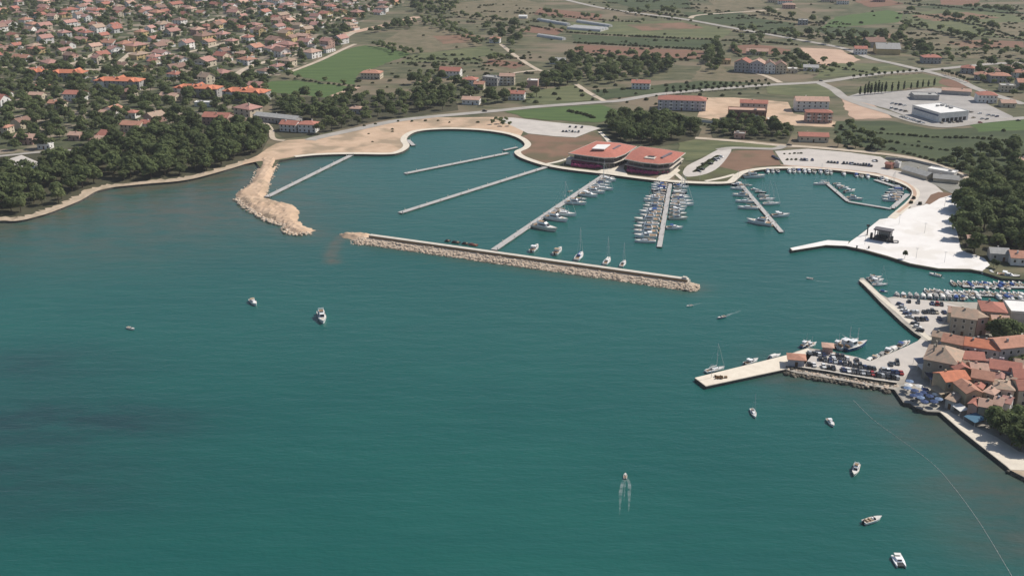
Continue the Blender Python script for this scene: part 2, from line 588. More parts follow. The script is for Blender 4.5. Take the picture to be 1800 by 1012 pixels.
Z0 = LZ
TOWN_PX = [(-60, -12), (722, -12), (705, 12), (640, 36), (618, 58), (600, 84), (560, 103), (505, 126), (470, 143), (440, 150), (390, 140), (300, 134), (160, 124), (-60, 116)]
LOWTOWN_PX = [(-60, 116), (160, 124), (300, 134), (390, 140), (470, 145), (480, 170), (450, 205), (340, 213), (250, 238), (150, 258), (70, 268), (-60, 280)]
patch("garden_ground", TOWN_PX, m_towngr, Z0 + 0.05)
patch("garden_ground", [(1812, 600), (2250, 590), (2250, 960), (1960, 880), (1812, 800)], m_towngr, Z0 + 0.05)
patch("garden_ground", LOWTOWN_PX, m_towngr, Z0 + 0.051)
WOOD_L = [(-60, 276), (70, 266), (150, 256), (250, 236), (340, 212), (455, 205), (476, 238), (458, 270), (440, 283), (400, 296), (330, 314), (262, 321), (199, 326), (169, 334), (139, 351), (90, 371), (40, 383), (-60, 393)]
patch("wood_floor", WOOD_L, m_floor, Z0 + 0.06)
patch("wood_floor", [(1068, 226), (1088, 206), (1140, 202), (1194, 213), (1234, 227), (1226, 244), (1192, 251), (1162, 258), (1108, 256), (1072, 246)], m_floor, Z0 + 0.13)  # grove floors: litter, coloured dark to stand in for shade under the trees
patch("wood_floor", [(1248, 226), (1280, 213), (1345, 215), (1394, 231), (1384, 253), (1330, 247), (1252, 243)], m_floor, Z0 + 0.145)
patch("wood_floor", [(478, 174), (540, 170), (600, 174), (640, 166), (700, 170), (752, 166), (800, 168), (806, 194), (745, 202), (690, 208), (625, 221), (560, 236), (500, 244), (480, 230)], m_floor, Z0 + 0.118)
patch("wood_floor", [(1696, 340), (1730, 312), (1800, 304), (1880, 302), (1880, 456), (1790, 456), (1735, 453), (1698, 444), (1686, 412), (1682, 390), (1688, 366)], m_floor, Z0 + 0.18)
fields = [
    ("field", m_green, [(505, 130), (560, 108), (605, 88), (640, 80), (690, 86), (724, 95), (700, 104), (662, 118), (632, 130), (622, 149), (560, 142)]),
    ("field", m_green, [(455, 152), (480, 143), (520, 142), (600, 151), (622, 155), (600, 170), (575, 174), (535, 168), (480, 163)]),
    ("field", m_tan, [(660, 80), (700, 58), (755, 46), (800, 55), (850, 80), (800, 86), (760, 92), (722, 94)]),
    ("field", m_olive, [(726, 95), (765, 92), (852, 82), (880, 98), (850, 110), (780, 108), (700, 112)]),
    ("field", m_tan, [(780, 8), (900, -4), (960, 8), (930, 34), (860, 40), (800, 30)]),
    ("field", m_tan, [(840, 100), (890, 100), (940, 118), (900, 130), (850, 120)]),
    ("field", m_red, [(950, 14), (1060, 26), (1052, 36), (938, 26)]),
    ("field", m_red, [(930, 46), (992, 52), (980, 62), (912, 56)]),
    ("field", m_olive, [(1000, 40), (1065, 38), (1200, 38), (1290, 55), (1270, 68), (1150, 66), (1000, 56)]),
    ("field", m_mead, [(1005, 60), (1150, 68), (1262, 70), (1240, 86), (1100, 80), (1010, 74)]),
    ("field", m_red, [(1015, 78), (1100, 83), (1240, 90), (1232, 104), (1120, 101), (1008, 91)]),
    ("field", m_mead, [(1200, 22), (1330, 20), (1400, 40), (1390, 62), (1300, 48), (1215, 34)]),
    ("field", m_tan, [(1240, 105), (1262, 100), (1280, 130), (1330, 140), (1240, 148), (1215, 142)]),
    ("field", m_red, [(1282, 82), (1330, 78), (1390, 88), (1380, 96), (1290, 94)]),
    ("field", m_green, [(1470, 30), (1560, 18), (1588, 24), (1580, 40), (1500, 46), (1440, 52)]),
    ("field", m_red, [(1648, -4), (1725, -4), (1718, 10), (1655, 9)]),
    ("field", m_olive, [(1590, 24), (1700, 14), (1800, 30), (1800, 70), (1700, 62), (1590, 44)]),
    ("field", m_tan, [(1560, 50), (1680, 64), (1720, 82), (1640, 88), (1570, 72)]),
    ("bare_ground", m_pink, [(1405, 84), (1478, 88), (1512, 106), (1472, 120), (1440, 114)]),
    ("field", m_olive, [(1460, 112), (1560, 112), (1598, 124), (1540, 130), (1430, 138)]),
    ("field", m_olive, [(1505, 156), (1560, 134), (1622, 130), (1690, 146), (1660, 152), (1600, 155), (1520, 168)]),
    ("bare_ground", m_red, [(1655, 138), (1700, 142), (1712, 154), (1680, 156), (1652, 148)]),
    ("bare_ground", m_pink, [(1476, 168), (1498, 170), (1540, 188), (1568, 208), (1500, 210), (1484, 190)]),
    ("meadow", m_mead, [(1466, 214), (1560, 212), (1640, 228), (1800, 222), (1860, 226), (1860, 320), (1720, 312), (1640, 282), (1560, 266), (1470, 252)]),
    ("field", m_green, [(1700, 216), (1800, 208), (1850, 212), (1850, 226), (1720, 232)]),
    ("field", m_brown, [(1600, 28), (1700, 22), (1760, 32), (1640, 38)]),
    ("field", m_brown, [(1480, 62), (1560, 58), (1590, 66), (1500, 74)]),
    ("field", m_brown, [(760, 64), (830, 60), (850, 74), (780, 78)]),
    ("field", m_red, [(860, 104), (930, 112), (905, 122), (850, 112)]),
    ("field", m_brown, [(1100, 44), (1200, 40), (1240, 50), (1130, 55)]),
    ("field", m_brown, [(1660, 74), (1740, 70), (1800, 78), (1700, 86)]),
    ("field", m_tan, [(1300, 22), (1400, 16), (1440, 30), (1420, 44), (1340, 34)]),
    ("field", m_red, [(1500, 2), (1560, -2), (1590, 8), (1530, 14)]),
    ("field", m_mead, [(1590, 12), (1650, 10), (1760, 12), (1800, 24), (1700, 20)]),
    ("field", m_tan, [(1720, 40), (1800, 40), (1860, 60), (1760, 66)]),
    ("field", m_red, [(1720, 70), (1800, 74), (1800, 84), (1730, 84)]),
    ("field", m_mead, [(1430, 50), (1500, 48), (1560, 52), (1540, 66), (1460, 64)]),
    ("field", m_tan, [(1240, -4), (1330, -4), (1350, 12), (1260, 16)]),
    ("field", m_mead, [(1040, -4), (1200, -4), (1230, 14), (1130, 18)]),
    ("field", m_tan, [(1210, 10), (1290, 10), (1320, 18), (1240, 24)]),
    ("field", m_tan, [(1640, 92), (1740, 88), (1800, 94), (1700, 104)]),
    ("field", m_olive, [(1345, 152), (1440, 148), (1476, 168), (1440, 172), (1350, 166)]),
    ("lawn", m_green, [(885, 196), (960, 190), (1055, 184), (1090, 196), (1060, 216), (1000, 214), (925, 208)]),
    ("field", m_olive, [(960, 186), (900, 176), (940, 160), (1010, 150), (1050, 176)]),
    ("field", m_mead, [(1060, 176), (1040, 160), (1130, 152), (1240, 142), (1330, 146), (1170, 163)]),
    ("meadow", m_olive, [(1190, 252), (1230, 247), (1285, 254), (1262, 262), (1250, 272), (1206, 284), (1196, 268)]),
    ("lawn", m_lawn, [(1208, 290), (1226, 284), (1268, 296), (1300, 302), (1292, 312), (1284, 318), (1240, 319), (1186, 314)]),
    ("field", m_olive, [(1240, 246), (1300, 250), (1370, 257), (1362, 262), (1290, 261), (1262, 258)]),
]
for k, (nm, mt, px) in enumerate(fields):
    patch(nm, px, mt, Z0 + 0.0611 + 0.0033 * k, rag=1.5)
SAND = [(490, 281), (452, 284), (425, 290), (428, 284), (452, 274), (472, 260), (485, 253), (505, 247), (545, 244), (560, 240), (625, 226), (690, 213), (745, 207), (800, 207), (880, 206), (915, 209), (925, 222), (915, 240), (890, 234), (850, 228), (800, 225.5), (760, 226.5), (733, 230), (717, 238), (712, 247), (717, 255), (713, 261), (702, 267), (680, 270), (617, 269.5), (560, 271), (520, 275)]
patch("bare_ground", SAND, m_sand, Z0 + 0.12)
patch("bare_ground", [(918, 240), (930, 236), (975, 241), (1012, 243), (1030, 236), (1042, 232), (1054, 238), (1064, 252), (1040, 254), (1004, 268), (996, 280), (960, 287), (935, 281), (912, 270), (926, 256)], m_brown, Z0 + 0.125)
patch("bare_ground", [(1272, 274), (1290, 265), (1358, 264), (1363, 275), (1374, 290), (1340, 293), (1312, 298), (1296, 304), (1268, 300), (1262, 292)], m_brown, Z0 + 0.13)
patch("car_park", [(868, 208), (900, 207), (960, 214), (1040, 222), (1056, 226), (1040, 231), (1030, 235), (1012, 242), (975, 240), (928, 235), (905, 224)], m_lot, Z0 + 0.135)
patch("car_park", [(1200, 304), (1208, 292), (1236, 278), (1262, 264), (1284, 262), (1282, 272), (1264, 294), (1242, 306), (1216, 311), (1204, 310)], m_lot, Z0 + 0.238, n=3)
patch("flower_bed", [(1219, 303), (1232, 291), (1258, 274), (1267, 273), (1254, 287), (1232, 302)], m_mead, Z0 + 0.295)
patch("car_park", [(1362, 266), (1420, 262), (1490, 268), (1548, 276), (1562, 284), (1556, 296), (1540, 304), (1480, 298), (1420, 294), (1378, 290)], m_lot, Z0 + 0.14)
patch("car_park", [(1540, 304), (1556, 296), (1600, 305), (1640, 322), (1662, 342), (1628, 358), (1612, 366), (1600, 366), (1606, 345), (1600, 328), (1580, 316)], m_lot, Z0 + 0.145)
patch("yard", [(1566, 288), (1600, 284), (1650, 296), (1692, 314), (1700, 328), (1676, 342), (1640, 324), (1600, 306)], m_yard, Z0 + 0.155)
patch("plaza", [(1487, 432.5), (1496, 424), (1509, 415), (1526, 402), (1546, 386), (1560, 384), (1575, 372), (1602, 366), (1624, 361), (1650, 347), (1700, 338), (1700, 370), (1680, 400), (1690, 440), (1730, 454), (1740, 466), (1726, 477), (1705, 473), (1650, 472), (1600, 463), (1560, 450), (1520, 439)], m_white, Z0 + 0.16)
patch("bare_ground", [(1626, 358), (1636, 343), (1650, 338), (1680, 341), (1652, 349), (1634, 360)], m_brown, Z0 + 0.22)
patch("car_park", [(1484, 172), (1510, 164), (1590, 160), (1640, 155), (1680, 158), (1720, 176), (1780, 205), (1780, 212), (1700, 217), (1660, 223), (1630, 220), (1600, 208), (1560, 192)], m_lotgrey, Z0 + 0.15)
patch("bare_ground", [(1240, 172), (1290, 172), (1385, 180), (1395, 200), (1470, 214), (1465, 224), (1400, 222), (1340, 212), (1260, 212), (1225, 206)], m_sand, Z0 + 0.14)
patch("court", [(8, 282), (38, 273), (74, 288), (64, 300), (40, 300)], m_lot, Z0 + 0.15)
patch("pier_paving", [(1221.5, 663.5), (1340, 634.5), (1390, 622), (1420, 612), (1430, 620), (1415, 640), (1382, 648), (1241, 678)], m_pier, Z0 + 0.05)
patch("plaza", [(1389, 436.3), (1455, 422.4), (1492, 424.5), (1489, 432.5), (1452, 431), (1393, 440.5)], m_white, Z0 + 0.163)
patch("promenade", [(1652, 723), (1690, 756), (1770, 819), (1776, 825), (1840, 828), (1840, 800), (1792, 794), (1752, 768), (1710, 748), (1668, 722)], m_prom, Z0 + 0.06)
patch("beach", [(1776, 826), (1840, 828), (1860, 869), (1800, 837)], m_beach, Z0 + 0.055)
patch("car_park", [(1505, 627), (1530, 635), (1562, 623), (1620, 596), (1640, 604), (1612, 640), (1590, 662), (1560, 664), (1440, 645), (1400, 640), (1425, 615), (1460, 620)], m_lot, Z0 + 0.05)
patch("car_park", [(1560, 524), (1590, 525), (1660, 531), (1690, 540), (1665, 560), (1640, 590), (1622, 588), (1586, 560)], m_lot, Z0 + 0.052)

# ---- promenade, shore strip, roads
qi = lambda a, b: QUAY[a:b]
ribbon("promenade", QUAY[1:], 4.6, m_prom, Z0 + 0.24, off=2.32, n=4)
ribbon("beach", SHORE_L[1:15], 7.6, m_beach, Z0 + 0.1, off=3.6, n=9, jit=2.4)
ribbon("road", [(545, 247), (560, 242), (625, 228), (690, 214), (745, 207), (800, 202), (870, 195.5), (940, 188.5), (1000, 184), (1060, 179.5), (1090, 177.5), (1160, 166), (1260, 157), (1350, 150), (1440, 145), (1500, 136.5), (1560, 129), (1620, 125), (1700, 117), (1760, 112), (1860, 110)], 9.0, m_road, Z0 + 0.26)
ribbon("road", [(1440, 146), (1466, 158), (1484, 172), (1520, 186), (1560, 198), (1600, 212), (1640, 221), (1670, 222), (1720, 215), (1800, 208), (1880, 205)], 9.0, m_road, Z0 + 0.265)
ribbon("road", [(985, -2), (1010, 4), (1060, 15), (1130, 25), (1200, 34), (1300, 52), (1400, 70), (1480, 85), (1530, 103), (1570, 112), (1620, 124), (1680, 140), (1720, 158), (1800, 184)], 9.0, m_road, Z0 + 0.27)
ribbon("road", [(1214, 33), (1230, 27), (1330, 20), (1400, 14)], 7.0, m_track, Z0 + 0.275)
ribbon("track", [(1012, 148), (1034, 163), (1062, 178)], 5.0, m_track, Z0 + 0.275)
ribbon("track", [(880, 78), (905, 98), (945, 123), (966, 126)], 5.0, m_track, Z0 + 0.275)
ribbon("track", [(903, 129), (925, 126), (948, 124)], 5.0, m_track, Z0 + 0.28)
ribbon("track", [(600, 62), (640, 53), (690, 42), (735, 30)], 14.0, m_pink, Z0 + 0.275)
ribbon("track", [(505, 129), (560, 108), (604, 87), (625, 78)], 5.0, m_track, Z0 + 0.28)
ribbon("track", [(580, 171), (605, 162), (630, 154)], 6.0, m_pink, Z0 + 0.28)
ribbon("road", [(1222, 243), (1262, 246), (1300, 249), (1370, 256), (1420, 259), (1480, 264), (1550, 271), (1600, 278), (1640, 288), (1690, 308), (1720, 330)], 6.0, m_track, Z0 + 0.28)
ribbon("road", [(1262, 264), (1290, 260.5), (1340, 262), (1364, 262), (1378, 257)], 6.0, m_road, Z0 + 0.285)
ribbon("road", [(1310, 125), (1345, 134), (1372, 146)], 6.0, m_track, Z0 + 0.285)
ribbon("path", [(1196, 284), (1176, 312)], 3.0, m_prom, Z0 + 0.27)
ribbon("path", [(1176, 300), (1188, 306), (1202, 318)], 3.0, m_prom, Z0 + 0.275)
ribbon("path", [(1240, 319), (1270, 313), (1292, 307)], 3.0, m_prom, Z0 + 0.272)
ribbon("path", [(960, 289), (980, 285), (1000, 279)], 3.0, m_prom, Z0 + 0.27)
ribbon("path", [(1054, 232), (1066, 244), (1072, 252)], 3.0, m_prom, Z0 + 0.27)
patch("terrace", [(1050, 301), (1080, 292), (1100, 286), (1096, 297), (1104, 309)], m_prom, Z0 + 0.2)
patch("terrace", [(1168, 304), (1180, 300), (1190, 296), (1196, 300), (1176, 316), (1150, 316)], m_prom, Z0 + 0.2)
ribbon("car_park_edge", [(1372, 291), (1420, 294), (1480, 298.5), (1545, 307), (1590, 321), (1608, 338), (1600, 356), (1578, 374)], 2.0, m_pink, Z0 + 0.25)
ribbon("path", [(1514, 492), (1550, 524), (1590, 557), (1622, 586), (1640, 600)], 2.6, m_prom, Z0 + 0.07)
STREETS = [[(-30, 72), (60, 60), (130, 53), (230, 52), (300, 52), (370, 36), (420, 22), (480, 8)], [(80, 112), (125, 113), (160, 98), (200, 80), (260, 54)], [(165, 121), (205, 112), (232, 92)],
           [(405, 138), (440, 118), (480, 106), (540, 92), (590, 74), (622, 57)], [(340, 141), (380, 134), (412, 135)], [(-30, 119), (45, 120), (100, 124), (200, 122)],
           [(430, 92), (500, 70), (560, 45), (640, 15)], [(300, 100), (400, 75), (450, 55), (520, 30), (575, -4)], [(610, 8), (640, 12), (690, 14)]]
for k, s in enumerate(STREETS):
    ribbon("street", s, 6.5 if k not in (3, 0) else 8.0, m_track, Z0 + 0.29 + 0.006 * k)
ribbon("street", [(-30, 278), (20, 273), (70, 268), (120, 265), (165, 268)], 5.0, m_road, Z0 + 0.29)
ribbon("street", [(430, 214), (452, 206), (475, 226), (480, 244), (500, 248)], 4.0, m_track, Z0 + 0.30)
STREET_AV = []
for s in STREETS:
    for p in smooth_line([P(a, b, LZ) for a, b in s], 12):
        STREET_AV.append((p.x, p.y, 5.5))
# ================================================================ ROCK SPITS, BREAKWATER, PIERS
m_rock = M("pale_limestone", (0.62, 0.50, 0.385), (0.50, 0.395, 0.30), scale=0.35, rough=0.95, detail=6)
m_rockdk = M("wet_rock", (0.17, 0.145, 0.11), (0.09, 0.08, 0.06), scale=0.5, rough=0.8)
m_conc = M("pale_concrete", (0.62, 0.57, 0.49), (0.54, 0.49, 0.42), scale=0.4, rough=0.9)
m_concbr = M("shaded_wall_face", (0.38, 0.24, 0.135), (0.30, 0.185, 0.10), scale=0.4, rough=0.9)  # dark brown stands in for the shade on the wall's seaward face
m_pont = M("pontoon_deck", (0.47, 0.45, 0.43), (0.38, 0.365, 0.35), scale=0.6, rough=0.85)
m_float = M("pontoon_float", (0.10, 0.10, 0.10), rough=0.7)
m_metal = M("grey_metal", (0.45, 0.45, 0.46), rough=0.45, metal=0.6)
m_dark = M("dark_fittings", (0.03, 0.032, 0.035), rough=0.6)

def mound(name, px, h, mat, step=1.4, slope=0.55, rough=0.35, kind='structure'):
    w = [(P(a, b).x, P(a, b).y) for a, b in px]
    x0, x1 = min(p[0] for p in w) - 2, max(p[0] for p in w) + 2
    y0, y1 = min(p[1] for p in w) - 2, max(p[1] for p in w) + 2
    nx, ny = int((x1 - x0) / step) + 1, int((y1 - y0) / step) + 1
    X, Y = np.meshgrid(np.linspace(x0, x1, nx), np.linspace(y0, y1, ny))
    D = seg_dist(X, Y, w + [w[0]])
    ins = np.array([[inside(X[j, i], Y[j, i], w) for i in range(nx)] for j in range(ny)])
    S = np.where(ins, D, -D)
    Z = np.minimum(S * slope, h)
    vs = []
    for j in range(ny):
        for i in range(nx):
            n = mnoise.noise(Vector((X[j, i] * 0.35, Y[j, i] * 0.35, 3.1))) + 0.6 * mnoise.noise(Vector((X[j, i] * 1.3, Y[j, i] * 1.3, 8.0)))
            vs.append((X[j, i], Y[j, i], max(-1.0, Z[j, i] + n * rough * 1.6)))
    fs = []
    for j in range(ny - 1):
        for i in range(nx - 1):
            if max(Z[j, i], Z[j, i + 1], Z[j + 1, i], Z[j + 1, i + 1]) > -0.8:
                fs.append((j * nx + i, j * nx + i + 1, (j + 1) * nx + i + 1, (j + 1) * nx + i))
    mb = MB()
    mb.add(vs, fs)
    return struct(mb.build(name, mat, fix=False), kind)

mound("rock_spit", [(455, 278), (490, 280), (489, 286), (484, 297), (477, 313), (471, 335), (463, 349), (440, 350), (416, 353), (414, 341), (430, 331), (443, 321), (450, 305), (456, 290)], 1.9, m_sand)
mound("rock_spit", [(416, 348), (440, 345), (466, 349), (492, 356), (515, 361), (526, 371), (523, 388), (536, 398), (553, 405), (545, 411), (520, 413), (503, 409), (495, 396), (468, 386), (440, 370), (424, 359)], 2.0, m_sand, slope=0.5, rough=0.5)

def rocks_along(mb, px, n, spread, r0, r1, z=0.1):
    line = [P(a, b) for a, b in px]
    seg = [(line[i + 1] - line[i]).length for i in range(len(line) - 1)]
    tot = sum(seg)
    for _ in range(n):
        t = random.uniform(0, tot)
        i = 0
        while i < len(seg) - 1 and t > seg[i]:
            t -= seg[i]
            i += 1
        p = line[i].lerp(line[i + 1], min(1, t / seg[i]))
        r = random.uniform(r0, r1)
        mb.rock((p.x + random.uniform(-spread, spread), p.y + random.uniform(-spread, spread), z + random.uniform(-.3, .4)), r)
mb = MB()
rocks_along(mb, [(416, 350), (440, 370), (468, 386), (497, 397), (504, 409), (520, 413), (546, 411)], 260, 2.2, .5, 1.1, .3)
rocks_along(mb, [(489, 286), (477, 313), (465, 346)], 60, 1.5, .4, .8)
rocks_along(mb, [(414, 345), (443, 322), (456, 290)], 60, 1.5, .4, .8)
struct(mb.build("spit_rocks", m_rock, fix=False), 'stuff')
mb = MB()
rocks_along(mb, SHORE_L[3:15], 260, 1.8, .4, .9, .1)
struct(mb.build("shore_rocks", m_rock, fix=False), 'stuff')
mb = MB()
rocks_along(mb, [(1384, 652), (1400, 657), (1450, 665), (1500, 674), (1540, 681), (1570, 687)], 420, 2.6, .5, 1.1, .2)
rocks_along(mb, [(1384, 650), (1450, 661), (1520, 674), (1568, 682)], 200, 1.2, .5, 1.0, .9)
rocks_along(mb, [(1514, 497), (1550, 534), (1585, 567), (1606, 585)], 160, 1.0, .4, .8, .2)
rocks_along(mb, [(1776, 828), (1800, 840), (1860, 872)], 80, 1.6, .4, .9, .1)
struct(mb.build("shore_rocks", m_rockdk, fix=False), 'stuff')
mb = MB()
rocks_along(mb, [(1384, 651), (1450, 663), (1500, 672), (1540, 680), (1570, 685)], 220, 2.2, .5, 1.0, .7)
struct(mb.build("shore_rocks", m_rock, fix=False), 'stuff')

# ---- the breakwater
a = P(648, 413.5, 3.3)
c = P(1209, 491.5, 3.3)
L = (c - a).xy.length
ang = math.atan2(c.y - a.y, c.x - a.x)
bw = thing("breakwater", "long straight breakwater with pale concrete crown and rock armour facing the open sea", "breakwater", (a.x, a.y, 0), ang)
MB().box(0, L, 0, 2.6, -1.5, 3.3).build("crown_wall", m_conc, bw)
MB().box(0.3, L - 0.3, -0.02, -0.1, 1.0, 3.1).build("wall_face", m_concbr, bw)
MB().box(0, L, 2.62, 6.0, -1.5, 1.3).build("mooring_quay", m_quay, bw)
MB().xprism([(-0.12, 2.0), (-1.5, 1.6), (-6.2, -0.6), (-6.2, -1.5), (-0.12, -1.5)], -3, L + 2).build("rubble_core", m_rock, bw)
mb = MB()
for _ in range(2100):
    t = random.uniform(0, 1)
    x = random.uniform(-6, L + 4.0)
    y = -0.6 - 5.6 * t
    mb.rock((x, y, 1.85 - 2.1 * t + random.uniform(-.25, .1)), random.choice([.28, .36, .45, .55, .8]) * random.uniform(.85, 1.15), .55)
for _ in range(150):
    q = random.uniform(-1.7, 1.7)
    r = random.uniform(.3, 5.6)
    mb.rock((L + 1.0 + r * math.cos(q) * .9, -1.6 + r * math.sin(q), 2.0 - 0.34 * r + random.uniform(-.2, .2)), random.uniform(.5, .9))
for _ in range(130):
    q = random.uniform(1.4, 4.9)
    r = random.uniform(.3, 6.0)
    mb.rock((-1.0 + r * math.cos(q) * 1.5, -2.5 + r * math.sin(q), 1.5 - 0.3 * r + random.uniform(-.2, .2)), random.uniform(.45, .8))
wr = MB()
for _ in range(420):
    wr.rock((random.uniform(-6, L + 4), -5.9 + random.uniform(-.9, .7), -.1 + random.uniform(-.2, .15)), random.uniform(.4, .8), .6)
wr = wr.build("wet_rocks", m_rockdk, bw, fix=False)
wr['kind'] = 'stuff'
ra = mb.build("rock_armour", m_rock, bw, fix=False)
ra['kind'] = 'stuff'
MB().box(L - 3.0, L - .6, .3, 2.3, 3.302, 4.1, .25).build("end_block", m_conc, bw)
mound("breakwater_head", [(597, 412), (615, 410), (650, 411), (655, 418), (642, 424), (620, 421), (604, 418)], 1.6, m_sand, step=1.0)

# ---- pontoon piers
def pier(label, px0, px1, w, z=0.75, nfloat=None, name="pier", posts=True, mat=None):
    p, q = P(*px0, 0.6), P(*px1, 0.6)
    d = q - p
    L = d.xy.length
    t = thing(name, label, "pier", (p.x, p.y, 0), math.atan2(d.y, d.x), "floating piers of the marina")
    MB().box(0, L, -w / 2, w / 2, z - .25, z).build("deck", mat or m_pont, t)
    n = nfloat or max(2, int(L / 12))
    me = MB().box(-3.2, 3.2, -w / 2 + .12, w / 2 - .12, -.5, z - .26).mesh("float", m_float)
    for i in range(n):
        put("float", me, t, ((i + .5) * L / n, 0, 0))
    if posts:
        mp = MB().box(-.16, .16, -.16, .16, z, z + 1.0, .02).mesh("power_post", m_conc)
        for i in range(max(2, min(30, int(L / 9)))):
            put("power_post", mp, t, (4 + i * 9.0 if 4 + i * 9.0 < L - 1 else L - 1, (w / 2 - .35) * (1 if i % 2 else -1), 0))
    for x in (0.3, L - 0.3):
        MB().tube((x, w / 2 + .22, -1.5), (x, w / 2 + .22, 2.0), .2).build("pile", m_metal, t)
    return t
pier("long boat-lined pier running from the marina building out to the breakwater", (1062, 308), (868, 439), 3.6)
pier("straight pier crowded with boats on both sides below the marina building", (1178, 323), (1159, 434), 2.6)
pier("slanting pier with boats at the mouth of the right basin", (1299, 320), (1374, 408), 2.6)
pier("empty pier reaching farthest left across the middle of the basin", (962, 293), (703, 374), 3.4)
pier("empty pier below the round left basin", (893, 269), (712, 305), 3.4)
pier("empty grey pier at the left end of the marina by the rock spit", (617, 273), (469, 346), 3.4)
pier("angled pontoon with a few boats inside the right basin", (1452, 321), (1491, 354), 2.4)
pier("low pontoon closing off the right basin beside the white plaza", (1491, 354.5), (1566, 367), 2.4, posts=False)
pier("bent pontoon walkway along the right rim of the right basin", (1596, 341), (1568, 366), 3.0, posts=False)
pier("curved pontoon walkway at the upper right rim of the right basin", (1538, 316), (1590, 333), 3.0, posts=False)
pier("short white pontoon at the left rim of the round left basin", (717, 246), (727, 256), 3.0, nfloat=2, posts=False)
pier("short white pontoon at the right rim of the round left basin", (886, 264), (909, 259), 2.4, nfloat=2, posts=False)
pier("pontoon lined with small boats nearest the plaza in the town harbour", (1692, 503), (1860, 506), 2.2)
pier("lower pontoon packed with small boats in the town harbour", (1628, 515), (1860, 523), 2.2)
# ================================================================ BOATS
m_gel = M("white_gelcoat", (0.82, 0.82, 0.81), rough=0.3, rand=0.06, spec=0.5)
m_gel2 = M("cream_gelcoat", (0.74, 0.70, 0.60), rough=0.35, spec=0.5)
m_deck = M("boat_deck", (0.66, 0.64, 0.60), (0.58, 0.55, 0.5), scale=1.5, rough=0.7)
m_teak = M("teak", (0.33, 0.22, 0.13), (0.26, 0.165, 0.095), scale=2.0, rough=0.75)
m_glass = M("dark_tinted_glass", (0.015, 0.018, 0.022), rough=0.12, spec=0.6)
m_alu = M("mast_aluminium", (0.62, 0.62, 0.63), rough=0.4, metal=0.3)
m_navy = M("navy_hull", (0.02, 0.032, 0.075), rough=0.3, spec=0.5)
m_blueh = M("blue_hull", (0.035, 0.11, 0.26), rough=0.4, spec=0.5)
m_redh = M("red_hull", (0.28, 0.03, 0.025), rough=0.4)
m_blue = M("blue_canvas", (0.03, 0.075, 0.24), rough=0.85)
m_white_c = M("white_canvas", (0.72, 0.70, 0.66), rough=0.85)
m_grey_c = M("grey_canvas", (0.30, 0.29, 0.28), rough=0.85)
m_tan_c = M("tan_canvas", (0.42, 0.33, 0.23), rough=0.85)
m_black = M("outboard_black", (0.02, 0.02, 0.022), rough=0.4)
m_anti = M("antifouling_blue", (0.02, 0.05, 0.10), rough=0.7)

def outline(L, B, n=14, full=0.85, peak=0.4, end=2.2):
    pts = []
    for i in range(n + 1):
        t = i / n
        b = B / 2 * min(1.0, full + (1 - full) * t / peak)
        if t > peak:
            b *= max(0.0, 1 - ((t - peak) / (1 - peak)) ** end)
        pts.append((-L / 2 + L * t, max(b, 0.012)))
    return pts
def hull(root, L, B, H, mat, full=0.85, peak=0.4, end=2.2, sheer=0.25, rake=0.08, deck=None, stripe=True, dz=0.1):
    o = outline(L, B, 14, full, peak, end)
    secs = []
    dk = []
    for i, (x, b) in enumerate(o):
        t = i / 14
        h = H * (1 + sheer * t * t)
        xr = x + L * rake * max(0, t - .7) / .3
        xl = x + (L * .03 if i == 0 else 0)
        secs.append([(xr, b, h), (x, b * .96, h * .5), (xl, b * .78, 0.02), (xl, 0.0, -.35), (xl, -b * .78, 0.02), (x, -b * .96, h * .5), (xr, -b, h)])
        dk.append((xr, b * .965, h - dz))
    h = MB().loft(secs, caps=True).build("hull", mat, root, smooth=False)
    v = [(p[0], p[1], p[2]) for p in dk] + [(p[0], -p[1], p[2]) for p in dk]
    n = len(dk)
    fs = [(i, n + i, n + i + 1, i + 1) for i in range(n - 1)]
    MB().add(v, fs).build("deck", deck or m_deck, root)
    if stripe:
        ss = []
        for s in secs:
            ss.append([(p[0], p[1] * 1.012, p[2] * .55) if k in (0, 2) else (p[0], p[1] * 1.02, p[2] * .62) for k, p in ((0, s[1]), (2, s[1]))])
    return secs
def coach(x0, x1, w0, w1, z0, z1, tf=0.5, ta=0.2, inset=0.12):
    """deckhouse with sloping front (towards +x)"""
    return MB().add([(x0, -w0, z0), (x1, -w1, z0), (x1, w1, z0), (x0, w0, z0),
                     (x0 + ta, -w0 + inset, z1), (x1 - tf, -w1 + inset, z1), (x1 - tf, w1 - inset, z1), (x0 + ta, w0 - inset, z1)],
                    [(3, 2, 1, 0), (4, 5, 6, 7), (0, 1, 5, 4), (1, 2, 6, 5), (2, 3, 7, 6), (3, 0, 4, 7)])

